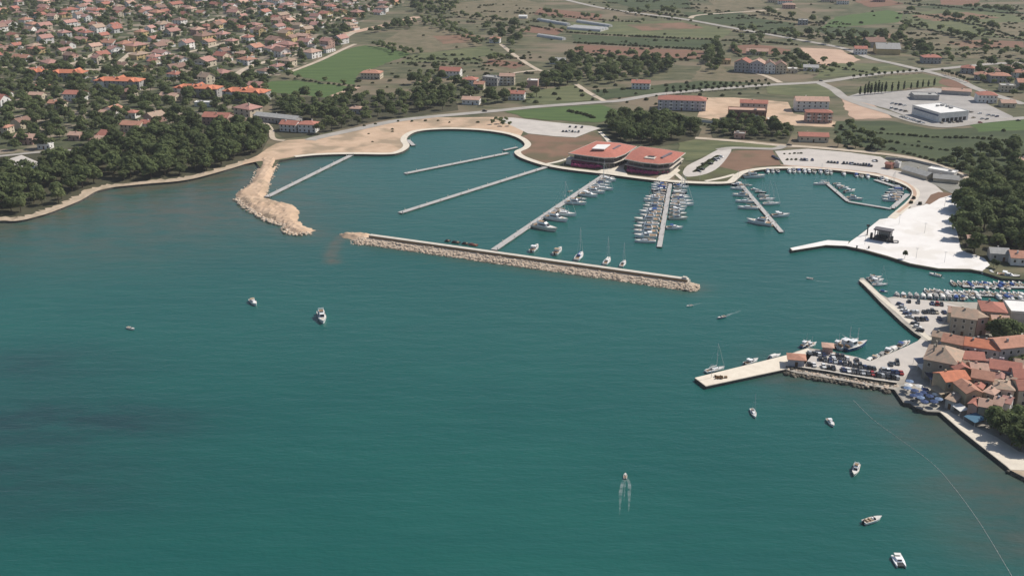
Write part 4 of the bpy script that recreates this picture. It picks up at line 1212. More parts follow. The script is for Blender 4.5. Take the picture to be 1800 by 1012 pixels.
def fill_house(r, W, D, H, roof, wm, rm, floors=2, rh=None, ov=.5, chim=1, win=True, frames=False, wstep=3.0, left=False, door=True, balcony=False, back=False):
    if rh is None:
        rh = (min(W, D) if roof == 'hip' else D if roof == 'gable' else W) * .5 * .42
    if roof == 'gable':
        s = rh / (D / 2)
        MB().xprism([(0, 0), (D, 0), (D, H), (D / 2, H + rh), (0, H)], 0, W).build("wall", wm, r)
        z = lambda y: H + .03 + s * y
        rf = MB().xprism([(-ov, z(-ov)), (D / 2, z(D / 2)), (D + ov, z(-ov)), (D + ov, z(-ov) + .22), (D / 2, z(D / 2) + .25), (-ov, z(-ov) + .22)], -ov, W + ov).build("roof", rm, r)
    elif roof == 'gabley':
        s = rh / (W / 2)
        MB().yprism([(0, 0), (W, 0), (W, H), (W / 2, H + rh), (0, H)], 0, D).build("wall", wm, r)
        z = lambda x: H + .03 + s * x
        rf = MB().yprism([(-ov, z(-ov)), (W / 2, z(W / 2)), (W + ov, z(-ov)), (W + ov, z(-ov) + .22), (W / 2, z(W / 2) + .25), (-ov, z(-ov) + .22)], -ov, D + ov).build("roof", rm, r)
    elif roof == 'hip':
        MB().box(0, W, 0, D, 0, H).build("wall", wm, r)
        if W >= D:
            a, c = (D / 2, D / 2), (W - D / 2, D / 2)
        else:
            a, c = (W / 2, W / 2), (W / 2, D - W / 2)
        zb, zt = H + .02, H + .2
        vs = [(-ov, -ov, zb), (W + ov, -ov, zb), (W + ov, D + ov, zb), (-ov, D + ov, zb), (-ov, -ov, zt), (W + ov, -ov, zt), (W + ov, D + ov, zt), (-ov, D + ov, zt), (a[0], a[1], H + rh), (c[0], c[1], H + rh)]
        fs = [(3, 2, 1, 0), (0, 1, 5, 4), (1, 2, 6, 5), (2, 3, 7, 6), (3, 0, 4, 7)]
        if W >= D:
            fs += [(4, 5, 9, 8), (5, 6, 9), (6, 7, 8, 9), (7, 4, 8)]
        else:
            fs += [(4, 5, 8), (5, 6, 9, 8), (6, 7, 9), (7, 4, 8, 9)]
        rf = MB().add(vs, fs).build("roof", rm, r)
    elif roof == 'pent':
        MB().xprism([(0, 0), (D, 0), (D, H + rh), (0, H)], 0, W).build("wall", wm, r)
        s = rh / D
        rf = MB().xprism([(-ov, H + .03 - s * ov), (D + ov, H + .03 + s * (D + ov)), (D + ov, H + .25 + s * (D + ov)), (-ov, H + .25 - s * ov)], -ov, W + ov).build("roof", rm, r)
    else:
        MB().box(0, W, 0, D, 0, H).build("wall", wm, r)
        rf = MB().box(-.15, W + .15, -.15, D + .15, H, H + .25).build("roof", rm, r)
        for (x0, x1, y0, y1) in ((-.15, W + .15, -.15, .1), (-.15, W + .15, D - .1, D + .15), (-.15, .1, .1, D - .1), (W - .1, W + .15, .1, D - .1)):
            MB().box(x0, x1, y0, y1, H + .25, H + .7).build("parapet", wm, rf)
    for k in range(chim):
        x = W * random.uniform(.2, .8)
        y = D * random.uniform(.3, .7)
        if roof != 'flat':
            ch = MB().box(x - .35, x + .35, y - .35, y + .35, H + .2, H + rh + .7).build("chimney", wm, rf)
        else:
            MB().box(x - 1, x + 1, y - 1, y + 1, H + .26, H + 1.3).build("roof_unit", W_GREY, rf)
    if win:
        fh = H / floors
        for f in range(floors):
            zc = f * fh + fh * .55
            n = max(1, int(W / wstep))
            for i in range(n):
                if len(r.children) > 95:
                    break
                x = (i + .5) * W / n
                if door and f == 0 and i == n // 2:
                    MB().box(x - .55, x + .55, -.06, .02, 0, 2.2).build("door", m_door, r)
                    continue
                w = put("window", WIN_ME, r, (x, -.01, zc))
                if frames:
                    put("frame", FRM_ME, w, (0, 0, 0))
                if balcony and f > 0 and i % 2 == 0:
                    MB().box(x - 1.6, x + 1.6, -1.3, -.002, f * fh - .1, f * fh + .08).box(x - 1.6, x + 1.6, -1.3, -1.22, f * fh + .09, f * fh + .95).build("balcony", W_WHITE, r)
            n = max(1, int(D / (wstep * 1.15)))
            for i in range(n):
                y = (i + .5) * D / n
                w = put("window", WIN_ME, r, (W + .01, y, zc), R(90))
                if frames:
                    put("frame", FRM_ME, w, (0, 0, 0))
                if left:
                    put("window", WIN_ME, r, (-.01, y, zc), R(90))
    return rf

def building(name, label, cat, pl, pr, D, H, roof, wall, tile, group=None, z=LZ, drop=0, share=False, **kw):
    """pl, pr: the foot of the front wall, left and right end, as places in the photograph"""
    a, c = P(*pl, LZ), P(*pr, LZ)
    d = c - a
    r = thing(name, label, cat, (a.x, a.y, z), math.atan2(d.y, d.x), group, share)
    fill_house(r, d.xy.length, D, H, roof, WN[wall] if isinstance(wall, str) else wall, TN[tile] if isinstance(tile, str) else tile, **kw)
    return r

# ---- marina building with its two big terracotta roofs
m_glz = M("dark_glazing", (0.02, 0.023, 0.027), rough=.15, spec=.6)
m_magenta = M("magenta_blossom", (0.55, 0.07, 0.22), (0.30, 0.05, 0.11), scale=.9, rough=.9)
m_awn = M("burgundy_awning", (0.36, 0.05, 0.12), (0.27, 0.045, 0.09), scale=.4, rough=.9)
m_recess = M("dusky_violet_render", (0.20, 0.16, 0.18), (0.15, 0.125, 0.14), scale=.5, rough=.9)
m_soffit = M("roof_soffit", (0.30, 0.22, 0.17), rough=.9)
def marina_block(label, roof_px, inner, ze, rh, glaze_front, skylight):
    pts = [P(a, b, ze) for a, b in roof_px]
    cx = sum(p.x for p in pts) / len(pts)
    cy = sum(p.y for p in pts) / len(pts)
    r = thing("marina_building", label, "building", (cx, cy, LZ), 0, "marina buildings")
    loc = [(p.x - cx, p.y - cy) for p in pts]
    zz = ze - LZ
    n = len(loc)
    mid = [(x * .5, y * .5) for x, y in loc]
    vs = [(x, y, zz) for x, y in loc] + [(x, y, zz + .45) for x, y in loc] + [(x, y, zz + .45 + rh * .62) for x, y in mid] + [(0, 0, zz + .45 + rh)]
    fs = [tuple(range(n - 1, -1, -1))]
    for i in range(n):
        j = (i + 1) % n
        fs += [(i, j, n + j, n + i), (n + i, n + j, 2 * n + j, 2 * n + i), (2 * n + i, 2 * n + j, 3 * n)]
    rf = MB().add(vs, fs).build("roof", T_MARINA, r)
    # pale fascia along the eave
    mb = MB()
    for i in range(n):
        j = (i + 1) % n
        a = Vector((loc[i][0], loc[i][1], 0)) * 1.006
        c = Vector((loc[j][0], loc[j][1], 0)) * 1.006
        a1, c1 = a * 1.012, c * 1.012
        mb.add([(a.x, a.y, zz - .1), (c.x, c.y, zz - .1), (c1.x, c1.y, zz - .1), (a1.x, a1.y, zz - .1), (a.x, a.y, zz + .5), (c.x, c.y, zz + .5), (c1.x, c1.y, zz + .5), (a1.x, a1.y, zz + .5)],
               [(0, 1, 2, 3), (4, 5, 6, 7), (0, 1, 5, 4), (1, 2, 6, 5), (2, 3, 7, 6), (3, 0, 4, 7)])
    mb.build("fascia", m_conc, rf)
    up = [(x * .86, y * .84) for x, y in loc]
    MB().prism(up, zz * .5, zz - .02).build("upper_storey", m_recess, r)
    gl = [(x * .91, y * .93) for x, y in loc]
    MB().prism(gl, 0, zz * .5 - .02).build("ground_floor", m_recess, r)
    sl = [(x * .985, y * 1.01) for x, y in loc]
    MB().prism(sl, zz * .5 - .01, zz * .5 + .18).build("terrace_slab", m_conc, r)
    # glazed bays on every front edge
    for poly, z0, z1, k in ((up, zz * .55, zz - .5, 1.004), (gl, .3, zz * .5 - .5, 1.004)):
        for i in range(n):
            j = (i + 1) % n
            a, c = Vector((*poly[i], 0)), Vector((*poly[j], 0))
            d = c - a
            nrm = Vector((d.y, -d.x, 0)).normalized()
            if nrm.dot(a + c) < 0:
                nrm = -nrm
            m = max(1, int(d.length / 3.4))
            for q in range(m):
                if nrm.y > .35:
                    continue
                p0 = a + d * ((q + .1) / m) + nrm * .05
                p1 = a + d * ((q + .9) / m) + nrm * .05
                MB().add([(p0.x, p0.y, z0), (p1.x, p1.y, z0), (p1.x, p1.y, z1), (p0.x, p0.y, z1), (p0.x - nrm.x * .1, p0.y - nrm.y * .1, z0), (p1.x - nrm.x * .1, p1.y - nrm.y * .1, z0), (p1.x - nrm.x * .1, p1.y - nrm.y * .1, z1), (p0.x - nrm.x * .1, p0.y - nrm.y * .1, z1)],
                         [(0, 1, 2, 3), (7, 6, 5, 4), (0, 4, 5, 1), (1, 5, 6, 2), (2, 6, 7, 3), (3, 7, 4, 0)]).build("window", m_glz, r)
    return r, loc, zz
ra_px = [(1000, 270.5), (1028, 274.5), (1062, 278.5), (1082, 278), (1098, 272), (1119, 258.5), (1088, 252.5), (1048, 249.5)]
rb_px = [(1098, 280.5), (1128, 286.5), (1158, 289.5), (1182, 287), (1204, 270), (1166, 263.5), (1126, 258.5), (1110, 267)]
A, locA, zA = marina_block("left wing of the marina building under a wide terracotta roof with white skylight box", ra_px, .8, 8.2, 2.3, True, 0)
B, locB, zB = marina_block("right wing of the marina building under a terracotta roof with open roof court", rb_px, .8, 8.2, 2.3, True, 0)
def on(r, x, y, z):
    p = P(x, y, z)
    return p.x - r.location.x, p.y - r.location.y
p0, p1, p2, p3 = [on(A, *q, 11.6) for q in ((1040.5, 261.5), (1062, 262.5), (1073, 254.5), (1050, 254.5))]
sk = MB().prism([p0, p1, p2, p3], zA + 1.0, 11.2 - LZ).build("skylight_box", W_BRICK, A)
MB().prism([p0, p1, p2, p3], 11.21 - LZ, 11.8 - LZ).build("skylight_roof", T_WHITE, sk)
p = [on(B, *q, 10.4) for q in ((1132, 276.5), (1150, 278.5), (1161, 270.5), (1145, 268))]
ct = MB().prism(p, zB + .5, 10.2 - LZ).build("roof_court", m_conc, B)
pc = [((q[0] + p[(i + 2) % 4][0] * .0) * 1, q[1]) for i, q in enumerate(p)]
mx_, my_ = sum(q[0] for q in p) / 4, sum(q[1] for q in p) / 4
MB().prism([(mx_ + (q[0] - mx_) * .62, my_ + (q[1] - my_) * .62) for q in p], 10.205 - LZ, 10.35 - LZ).build("court_opening", m_dark, ct)
for root, seg in ((A, ((1078, 262.5), (1090, 256))), (B, ((1163, 277.5), (1180, 269)))):
    s0, s1 = Vector((*on(root, *seg[0], 10.2), 0)), Vector((*on(root, *seg[1], 10.2), 0))
    dd = (s1 - s0).normalized()
    nn = Vector((-dd.y, dd.x, 0)) * .8
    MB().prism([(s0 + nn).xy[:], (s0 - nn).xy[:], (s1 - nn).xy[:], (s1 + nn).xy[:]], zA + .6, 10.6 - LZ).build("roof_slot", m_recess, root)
q = [Vector((*on(A, *k, LZ + 3.5), 0)) for k in ((995, 279), (1004, 281), (1010, 276), (1001, 274.5))]
MB().prism([k.xy[:] for k in q], 0, 3.5).build("entrance_pavilion", m_conc, A)
for root, px in ((A, [(1004, 291), (1022, 293), (1042, 294.5), (1068, 293)]), (B, [(1102, 301), (1124, 304), (1150, 305.5), (1172, 303)])):
    q = [P(*k, LZ) - root.location for k in px]
    for i in range(len(q) - 1):
        a, c = q[i], q[i + 1]
        MB().add([(a.x, a.y, 2.6), (c.x, c.y, 2.6), (c.x, c.y + 5.5, 3.5), (a.x, a.y + 5.5, 3.5), (a.x, a.y, 2.4), (c.x, c.y, 2.4), (c.x, c.y + 5.5, 3.3), (a.x, a.y + 5.5, 3.3)],
                 [(0, 1, 2, 3), (7, 6, 5, 4), (0, 4, 5, 1), (1, 5, 6, 2), (2, 6, 7, 3), (3, 7, 4, 0)]).build("awning", m_awn, root)
        mb = MB()
        for _ in range(190):
            t = random.random()
            k = a.lerp(c, t)
            mb.rock((k.x, k.y - .8 + random.uniform(-2.2, .6), random.uniform(.3, 1.9)), random.uniform(.35, .7))
        mb.build("blossom_hedge", m_magenta, root, fix=False)

# ---- larger houses around the marina
building("apartment_house", "long red-roofed apartment house behind the wood and the marina building", "building", (1156, 193), (1240, 196), 15, 8.2, 'hip', 'lilac-grey', 'red', floors=3, frames=True, wstep=4.0, balcony=True, rh=2.8)
building("apartment_house", "unfinished brick apartment house left of the building site", "building", (1280, 211), (1346, 213), 11, 7.6, 'flat', 'brick', 'pale terracotta', floors=2, wstep=4.5, balcony=True)
building("apartment_house", "red-roofed apartment house behind the unfinished brick one", "building", (1300, 197), (1348, 199), 9, 7.5, 'gable', 'grey', 'red', floors=2, wstep=4)
building("apartment_house", "pink apartment house with white gable and striped roof above the building site", "building", (1398, 196), (1456, 197), 12, 8.5, 'gable', 'white', 'pale terracotta', floors=3, wstep=4, balcony=True)
building("apartment_house", "pink balconied apartment house in front of the striped-roof one", "building", (1416, 216), (1462, 217), 9, 8.0, 'hip', 'pink', 'red', floors=3, wstep=3.5, frames=True, balcony=True)
building("house", "low red-roofed house with sunlit cream end wall by the marina road", "house", (1404, 249.5), (1456, 251), 9, 4.2, 'gable', 'cream', 'red', floors=1, wstep=4)
building("house", "small pink house among the trees beside the marina back road", "house", (1290, 244), (1309, 245), 6, 3.6, 'flat', 'pink', 'grey', floors=1)
# ---- supermarket
sm = building("supermarket", "large white flat-roofed supermarket in the middle of its car park", "building", (1602, 201), (1651, 216), 27, 7.0, 'flat', 'white', 'white', floors=1, win=False, chim=0, door=False)
d0 = (P(1651, 216, LZ) - P(1602, 201, LZ)).xy.length
for (x, y, w, l) in ((8, 20, 3, 2), (13, 21, 2.4, 2), (18, 20, 3, 2), (9, 15, 2, 2)):
    MB().box(x, x + w, y, y + l, 7.26, 8.5).build("roof_unit", W_GREY, sm)
for i in range(6):
    MB().box(d0 + .005, d0 + .06, 2 + i * 4, 5 + i * 4, .4, 3.2).build("window", m_win, sm)
MB().box(2, d0 - 2, -.08, -.005, 4.6, 5.8).build("sign_band", M("blue_grey_band", (0.10, 0.13, 0.20), rough=.6), sm)
building("depot", "low grey shed with pale roof behind the supermarket", "building", (1606, 176), (1650, 177), 14, 3.8, 'flat', 'grey', 'grey', floors=1, win=False)
building("depot", "long low shed beside the supermarket's upper car park", "building", (1655, 166), (1706, 169), 8, 3.6, 'gable', 'grey', 'pale terracotta', floors=1, win=False)
building("house", "white house with red hipped roof right of the supermarket", "house", (1718, 181), (1752, 182), 12, 6.5, 'hip', 'white', 'red', floors=2)
building("house", "small pink-roofed house at the roadside right of the supermarket", "house", (1760, 189), (1785, 189.5), 9, 3.6, 'gable', 'cream', 'pale terracotta', floors=1)
building("house", "grey house with orange roof by the right edge road", "house", (1740, 146), (1776, 147), 12, 6.5, 'hip', 'grey', 'orange', floors=2)
building("house", "grey orange-roofed house cut by the right edge", "house", (1788, 158), (1822, 159), 12, 6.5, 'gable', 'grey', 'orange', floors=2)
building("house", "house with flat pale roof at the right edge road fork", "house", (1758, 162), (1784, 163), 10, 5.5, 'flat', 'cream', 'grey', floors=2)
building("works", "yellow-walled works hall with long grey roof near the upper road", "building", (1540, 96), (1582, 97), 22, 6.0, 'gable', 'yellow', 'grey', floors=1, win=False)
building("works", "grey works shed joined to the yellow-walled hall", "building", (1524, 84), (1556, 84), 18, 6.0, 'gable', 'grey', 'brown', floors=1, win=False)
building("house", "red-roofed house beside the road works above the supermarket", "house", (1622, 112), (1654, 112.5), 12, 6, 'hip', 'grey', 'red', floors=2)
building("house", "white house by the track left of the works hall", "house", (1502, 96), (1524, 96.5), 10, 6, 'gable', 'white', 'red', floors=2)
# ---- grey apartment row on the hill
for k, (l, r_, H, rf, tl, wl_) in enumerate([((1290, 126), (1316, 128), 9, 'gabley', 'red', 'grey'), ((1317, 128), (1342, 129.5), 9, 'gabley', 'pale terracotta', 'lilac-grey'), ((1343, 129.5), (1362, 130), 8.2, 'gabley', 'brown', 'white'), ((1363, 130), (1382, 130.5), 8, 'gabley', 'brown', 'cream')]):
    building("apartment_house", ("tall grey-blue apartment house with red gable at the row's left end", "lilac-grey apartment house with pale roof, second in the grey row", "white narrow apartment house with brown roof in the grey row", "cream apartment house ending the grey row on the right")[k], "building", l, r_, 14, H, rf, wl_, tl, "apartment row on the hill", floors=3, wstep=3, rh=3.2)
building("house", "small house with orange flat roof left of the grey apartment row", "house", (1266, 113), (1284, 113.5), 8, 4, 'flat', 'yellow', 'orange', floors=1)
building("house", "long pink-roofed house just behind the grey apartment row", "house", (1312, 97), (1350, 98), 10, 4, 'gable', 'cream', 'pale terracotta', floors=1)
building("house", "white house with yellow wall right of the grey apartment row", "house", (1384, 129), (1402, 129.5), 8, 4, 'flat', 'cream', 'white', floors=1)
building("house", "white bungalow in the garden right of the grey apartment row", "house", (1412, 125), (1438, 126), 9, 3.6, 'gable', 'white', 'grey', floors=1)
# ---- farm houses by the road
FH = "farm houses by the main road"
building("house", "large red-roofed farm house with white walls, leftmost of the farm group", "house", (772, 137), (808, 138), 13, 6.5, 'gable', 'white', 'red', FH, floors=2)
building("house", "red-roofed farm house touching the largest one on its right", "house", (812, 151), (836, 152), 11, 5.5, 'hip', 'white', 'red', FH, floors=2)
building("house", "white low farm wing with orange roof right of the red farm houses", "house", (833, 158), (850, 158.5), 9, 5, 'gable', 'cream', 'orange', FH, floors=2)
building("house", "grey house with dark facade between farm houses and cream block", "house", (848, 149), (874, 152), 10, 7, 'flat', 'grey', 'grey', FH, floors=2)
building("house", "cream three-storey block with balconies in the farm group", "house", (878, 150), (904, 150.5), 9, 8.2, 'gable', 'cream', 'pale terracotta', FH, floors=3, balcony=True)
building("house", "pink cube house alone right of the farm group", "house", (926, 154), (945, 154.5), 9, 6, 'flat', 'pink', 'white', FH, floors=2, win=False)
building("house", "white house with red roof near the road junction right of farm group", "house", (893, 176), (921, 177), 9, 5.5, 'gable', 'white', 'red', FH, floors=2)
building("house", "low orange-roofed farmhouse with white gable end close to the main road", "house", (812, 184), (842, 185), 9, 4.2, 'gable', 'white', 'pale terracotta', FH, floors=1)
building("house", "big orange-pink roofed house alone beside the green field", "house", (634, 139), (668, 140), 12, 5.5, 'hip', 'cream', 'orange', floors=2)
building("house", "white-walled house hidden behind trees north of the wood clump", "house", (966, 113), (992, 114), 9, 4, 'gable', 'white', 'grey', floors=1)
building("house", "house with red roof and white front in the meadow above the main road", "house", (1110, 157), (1142, 158), 10, 5.5, 'gable', 'white', 'red', floors=2)
building("house", "small house with orange roof by the upper track", "house", (860, 76), (878, 76.5), 9, 5, 'hip', 'white', 'orange', floors=1)
building("shed", "white shed in the fields above the farm houses", "shed", (912, 33), (926, 33.3), 6, 3, 'gable', 'white', 'white', floors=1, win=False)
# ---- greenhouses
m_poly = M("greenhouse_film", (0.55, 0.54, 0.52), (0.47, 0.46, 0.44), scale=.2, rough=.5)
for l, r_, D, lab in (((943, 37), (996, 46), 7, "long thin white greenhouse tunnel, left of the grey one"), ((996, 52), (1055, 56.5), 24, "wide grey greenhouse tunnel in the red fields"), ((1012, 40), (1070, 48.5), 7, "thin white greenhouse tunnel behind the wide grey one"), ((943, 65), (988, 71.5), 7, "white greenhouse tunnel nearest the camera")):
    a, c = P(*l, LZ), P(*r_, LZ)
    d = c - a
    Lg = d.xy.length
    g = thing("greenhouse", lab, "greenhouse", a, math.atan2(d.y, d.x), "greenhouse tunnels")
    nb = max(1, int(D / 7.5))
    w = D / nb
    for k in range(nb):
        prof = [(k * w + w / 2 - w / 2 * math.cos(t * math.pi / 8), 3.4 * math.sin(t * math.pi / 8)) for t in range(9)]
        MB().xprism(prof, 0, Lg).build("tunnel", m_poly, g)
    for x in (0.0, Lg):
        MB().box(x - .12, x + .12, D * .4, D * .4 + 2.2, 0, 2.1).build("door", m_frame, g)
# ---- long apartment blocks at the left, by the wood
AB = "long orange-roofed apartment blocks"
for l, r_, D, lab in (((86, 143), (146, 144), 13, "orange-roofed apartment block farthest left above the trees"), ((166, 157), (246, 159), 14, "orange-roofed apartment block second from the left above the trees"),
                      ((306, 170), (382, 173), 14, "orange-roofed apartment block with dark front beside the white hut"), ((392, 176), (464, 180), 14, "orange-roofed apartment block nearest the green field"),
                      ((50, 141), (76, 141.5), 12, "short orange-roofed block at the far left edge of the apartment blocks")):
    ab = building("apartment_block", lab, "building", l, r_, D, 7.6, 'hip', 'grey', 'bright', AB, floors=3, wstep=4.2, rh=2.6, chim=2)
    rf_ = [q for q in ab.children if q.name.startswith("roof")][0]
    Lb = (P(*r_, LZ) - P(*l, LZ)).xy.length
    nb = max(1, int(Lb / 11))
    for i in range(nb):                         # cross gables stepping out of the long roof
        x = (i + .5) * Lb / nb
        y0, y1 = (-1.6, D * .5) if i % 2 == 0 else (D * .2, D + 1.4)
        z0 = 7.3 + (.5 if i % 2 else 0)
        MB().yprism([(x - 3.4, z0), (x + 3.4, z0), (x, z0 + 2.9)], y0, y1).build("cross_gable", T_BRIGHT, rf_)
        if i % 2 == 0:
            MB().box(x - 2.6, x + 2.6, y0 + .5, -.002, 0, 7.28).build("stair_bay", W_GREY if i % 4 else W_WHITE, ab)
building("hut", "low white flat-roofed hut in front of the dark apartment block", "hut", (342, 187.5), (370, 188), 6, 3.2, 'flat', 'white', 'white', floors=1, win=False)
SH = "houses among the trees above the shore wood"
for l, r_, D, H, rf, wl_, tl, lab in [((356, 219), (400, 221), 12, 6, 'gable', 'pink', 'red', "bright red-roofed house in the middle of the shore trees"), ((447, 213), (520, 221), 9, 4.5, 'gable', 'grey', 'grey', "very long grey-roofed building above the sand lot"),
        ((492, 231), (520, 233), 10, 5.5, 'gable', 'white', 'red', "red-roofed house at the front corner of the long grey building"), ((524, 233), (555, 234), 10, 6, 'hip', 'white', 'red', "red-roofed house nearest the sand lot"),
        ((424, 222), (446, 223), 8, 4, 'gable', 'cream', 'pale terracotta', "small brown-roofed house left of the long grey building"), ((212, 232), (246, 234), 10, 5.5, 'gable', 'cream', 'orange', "cream house with sunlit terrace deep in the trees"), ((246, 231), (265, 232), 9, 6, 'gable', 'white', 'red', "white house with red roof touching the cream terrace house"),
        ((112, 178), (146, 179), 11, 6, 'gable', 'white', 'red', "red-roofed white house among trees below the apartment blocks"), ((84, 190), (110, 191), 9, 4, 'gable', 'cream', 'orange', "low orange-roofed house among trees at left"),
        ((0, 178), (14, 178.5), 9, 6, 'gable', 'white', 'red', "white house cut by the left edge"), ((50, 175), (74, 176), 8, 4, 'gable', 'cream', 'pale terracotta', "low pale-roofed house near the left edge"), ((26, 254), (58, 255), 9, 5, 'gable', 'pink', 'pale terracotta', "house with broad pale roof near the court"),
        ((-12, 236), (14, 237), 9, 5, 'hip', 'cream', 'orange', "orange-roofed house cut by the left edge near the court"), ((120, 247), (140, 248), 8, 4, 'gable', 'pink', 'pale terracotta', "small pale house beside the shore street"), ((155, 255), (180, 256), 9, 4, 'gable', 'pink', 'pale terracotta', "pale pink house at the end of the shore street"),
        ((66, 262.5), (88, 263), 6, 3, 'flat', 'white', 'white', "white flat-roofed hut on the shore street"), ((280, 176), (308, 178), 9, 4, 'gable', 'cream', 'pale terracotta', "pale-roofed house left of the white hut"), ((220, 208), (238, 209), 8, 4.5, 'hip', 'white', 'red', "tiny red-roofed house in the middle of the trees"),
        ((160, 207), (196, 208), 9, 3.6, 'gable', 'grey', 'pale terracotta', "long pale-roofed bungalow deep among the trees"), ((614, 200), (636, 201), 8, 4, 'hip', 'grey', 'pale terracotta', "small pale-roofed house in the trees above the sand lot")]:
    building("house", lab, "house", l, r_, D, H, rf, wl_, tl, SH, floors=2 if H > 4.6 else 1)
# ---- houses at the top edge
TH = "houses along the top edge of the picture"
for l, r_, rf, wl_, tl, lab in [((1368, 8), (1392, 8.3), 'gable', 'white', 'red', "white red-roofed house at the top edge above the upper road"), ((1376, 16), (1398, 16.3), 'hip', 'pink', 'pale terracotta', "pink house just below the white one at the top edge"), ((1350, 5), (1366, 5.3), 'hip', 'cream', 'brown', "cream house left of the pair at the top edge"),
        ((1445, 4), (1470, 4.3), 'gable', 'cream', 'grey', "cream barn at the top edge right of the white house"), ((1472, 8), (1492, 8.3), 'hip', 'white', 'pale terracotta', "bright white house at the top edge by the green field"), ((1536, 4), (1556, 4.3), 'hip', 'pink', 'red', "reddish house at the top edge, right of the green field"),
        ((1404, 44), (1420, 44.3), 'flat', 'grey', 'grey', "small grey hut in the fields below the green field")]:
    building("house", lab, "house", l, r_, 11, 5.5, rf, wl_, tl, TH, floors=2)
# ---- yard behind the right basin
YD = "sheds of the boat yard"
building("shed", "long grey-roofed boat shed behind the right basin", "shed", (1584, 304), (1628, 317), 8, 2.6, 'gable', 'cream', 'grey', YD, floors=1, win=False)
building("shed", "grey shed with pale roof at the right end of the yard", "shed", (1640, 320), (1684, 324), 8, 2.6, 'gable', 'cream', 'grey', YD, floors=1, win=False)
building("shed", "white-roofed low shed between the grey boat sheds", "shed", (1630, 304), (1676, 312), 7, 2.6, 'flat', 'white', 'white', YD, floors=1, win=False)
building("kiosk", "small red hut at the left corner of the boat yard", "kiosk", (1555, 296), (1566, 298), 4, 3.2, 'gable', 'brick', 'red', YD, floors=1, win=False)
building("kiosk", "small white hut beside the red hut at the boat yard", "kiosk", (1570, 294), (1580, 295.5), 4, 3.0, 'flat', 'white', 'white', YD, floors=1, win=False)
building("house", "house with long white eave and orange roof at the right edge above the harbour", "house", (1776, 466), (1830, 469), 10, 4.0, 'gable', 'white', 'orange', floors=1)
building("house", "dark blue-roofed house in the shade at the edge of the white plaza", "house", (1740, 458), (1772, 460), 8, 4.0, 'gable', 'grey', 'grey', floors=1)
building("house", "pale stone hut under the big pines beside the plaza", "house", (1700, 434), (1722, 436), 6, 4.5, 'hip', 'pink', 'pale terracotta', floors=1)
building("house", "small house with brown roof at the right edge behind the pines", "house", (1776, 296), (1806, 298), 9, 5, 'hip', 'lilac-grey', 'pale terracotta', floors=2)
# ---- the old town
OT = "old town houses"
def ot(l, r_, D, H, rf, wl_, tl, lab, **kw):
    kw.setdefault('frames', True)
    kw.setdefault('floors', max(1, int(H / 3)))
    kw.setdefault('wstep', 3.2)
    return building("town_house", lab, "house", l, r_, D, H, rf, wl_, tl, OT, ov=.35, **kw)
ot((1650, 630), (1689, 638), 9, 7.6, 'gable', 'stone', 'orange', "left third of the long old town row, with a weathered front", rh=1.7)
ot((1690, 638), (1752, 648), 9, 7.8, 'gable', 'grey', 'bright', "middle third of the long old town row with dormer windows", rh=1.7, chim=3)
ot((1753, 648), (1830, 640), 10, 8.6, 'gable', 'grey', 'orange', "bright orange right third of the long old town row", rh=2.0)
ot((1619, 664), (1680, 676), 15, 8, 'hip', 'stone', 'weathered', "big old building with wide weathered hipped roof facing the quay", rh=3.8, chim=3)
ot((1690, 656), (1727, 659), 8, 6.2, 'gable', 'grey', 'red', "small grey house with two-tone roof behind the big hipped one")
ot((1704, 680), (1734, 682), 8, 6.6, 'gable', 'pink', 'pale terracotta', "pink house with pale roof in the middle of the old town")
ot((1735, 676), (1790, 684), 9, 7.0, 'gable', 'lilac-grey', 'red', "long red-roofed house in the middle of the old town", chim=2)
ot((1676, 682), (1702, 680), 7, 7.4, 'gabley', 'ochre', 'red', "narrow bright red-roofed house right of the big hipped building")
ot((1658, 702), (1700, 697), 8, 7.2, 'gable', 'ochre', 'bright', "ochre house with orange roof behind the restaurant terrace")
ot((1702, 695), (1740, 702), 8, 7.6, 'gable', 'ochre', 'orange', "ochre house with sloping orange roof right of the terrace houses")
ot((1694, 722), (1722, 720), 9, 7, 'gabley', 'pale' if False else 'ochre', 'orange', "tall orange-roofed house above the white awning")
ot((1724, 716), (1742, 722), 7, 6.4, 'hip', 'stone', 'pale terracotta', "small stone house beside the tall orange-roofed one")
ot((1744, 712), (1778, 716), 8, 6.8, 'hip', 'cream', 'weathered', "cream house with weathered roof near the promenade trees", chim=2)
ot((1778, 694), (1824, 698), 9, 7, 'gable', 'grey', 'red', "red-roofed house cut by the right edge")
ot((1786, 716), (1830, 718), 9, 7, 'gable', 'cream', 'red', "second red-roofed house at the right edge above the dark trees")
ot((1716, 738), (1738, 742), 7, 5.6, 'gable', 'stone', 'pale terracotta', "low stone house behind the blue awning")
ot((1698, 733), (1714, 738), 6, 5.4, 'gabley', 'pink', 'red', "small dark red-roofed house behind the blue awning")
ot((1740, 736), (1756, 740), 7, 6, 'gable', 'lilac-grey', 'pale terracotta', "grey gabled house touching the dark trees")
ot((1668, 588), (1712, 594), 11, 8.2, 'gable', 'stone', 'weathered', "tan three-storey house facing the town quay car park", floors=3)
ot((1714, 590), (1732, 588), 9, 8, 'hip', 'pink', 'weathered', "pink narrow house right of the tan three-storey one")
ot((1722, 572), (1766, 576), 12, 6.8, 'hip', 'stone', 'red', "house with broad red hipped roof by the harbour pontoons")
ot((1742, 582), (1772, 584), 7, 4.6, 'gable', 'yellow', 'pale terracotta', "sunlit yellow house in front of the broad red roof", frames=False)
ot((1665, 566), (1700, 570), 7, 4.6, 'gable', 'cream', 'pale terracotta', "low pink-roofed house next to the quay car park")
ot((1774, 568), (1840, 572), 14, 5.2, 'flat', 'grey', 'white', "white flat-roofed hall at the right edge", win=False, frames=False, chim=0)
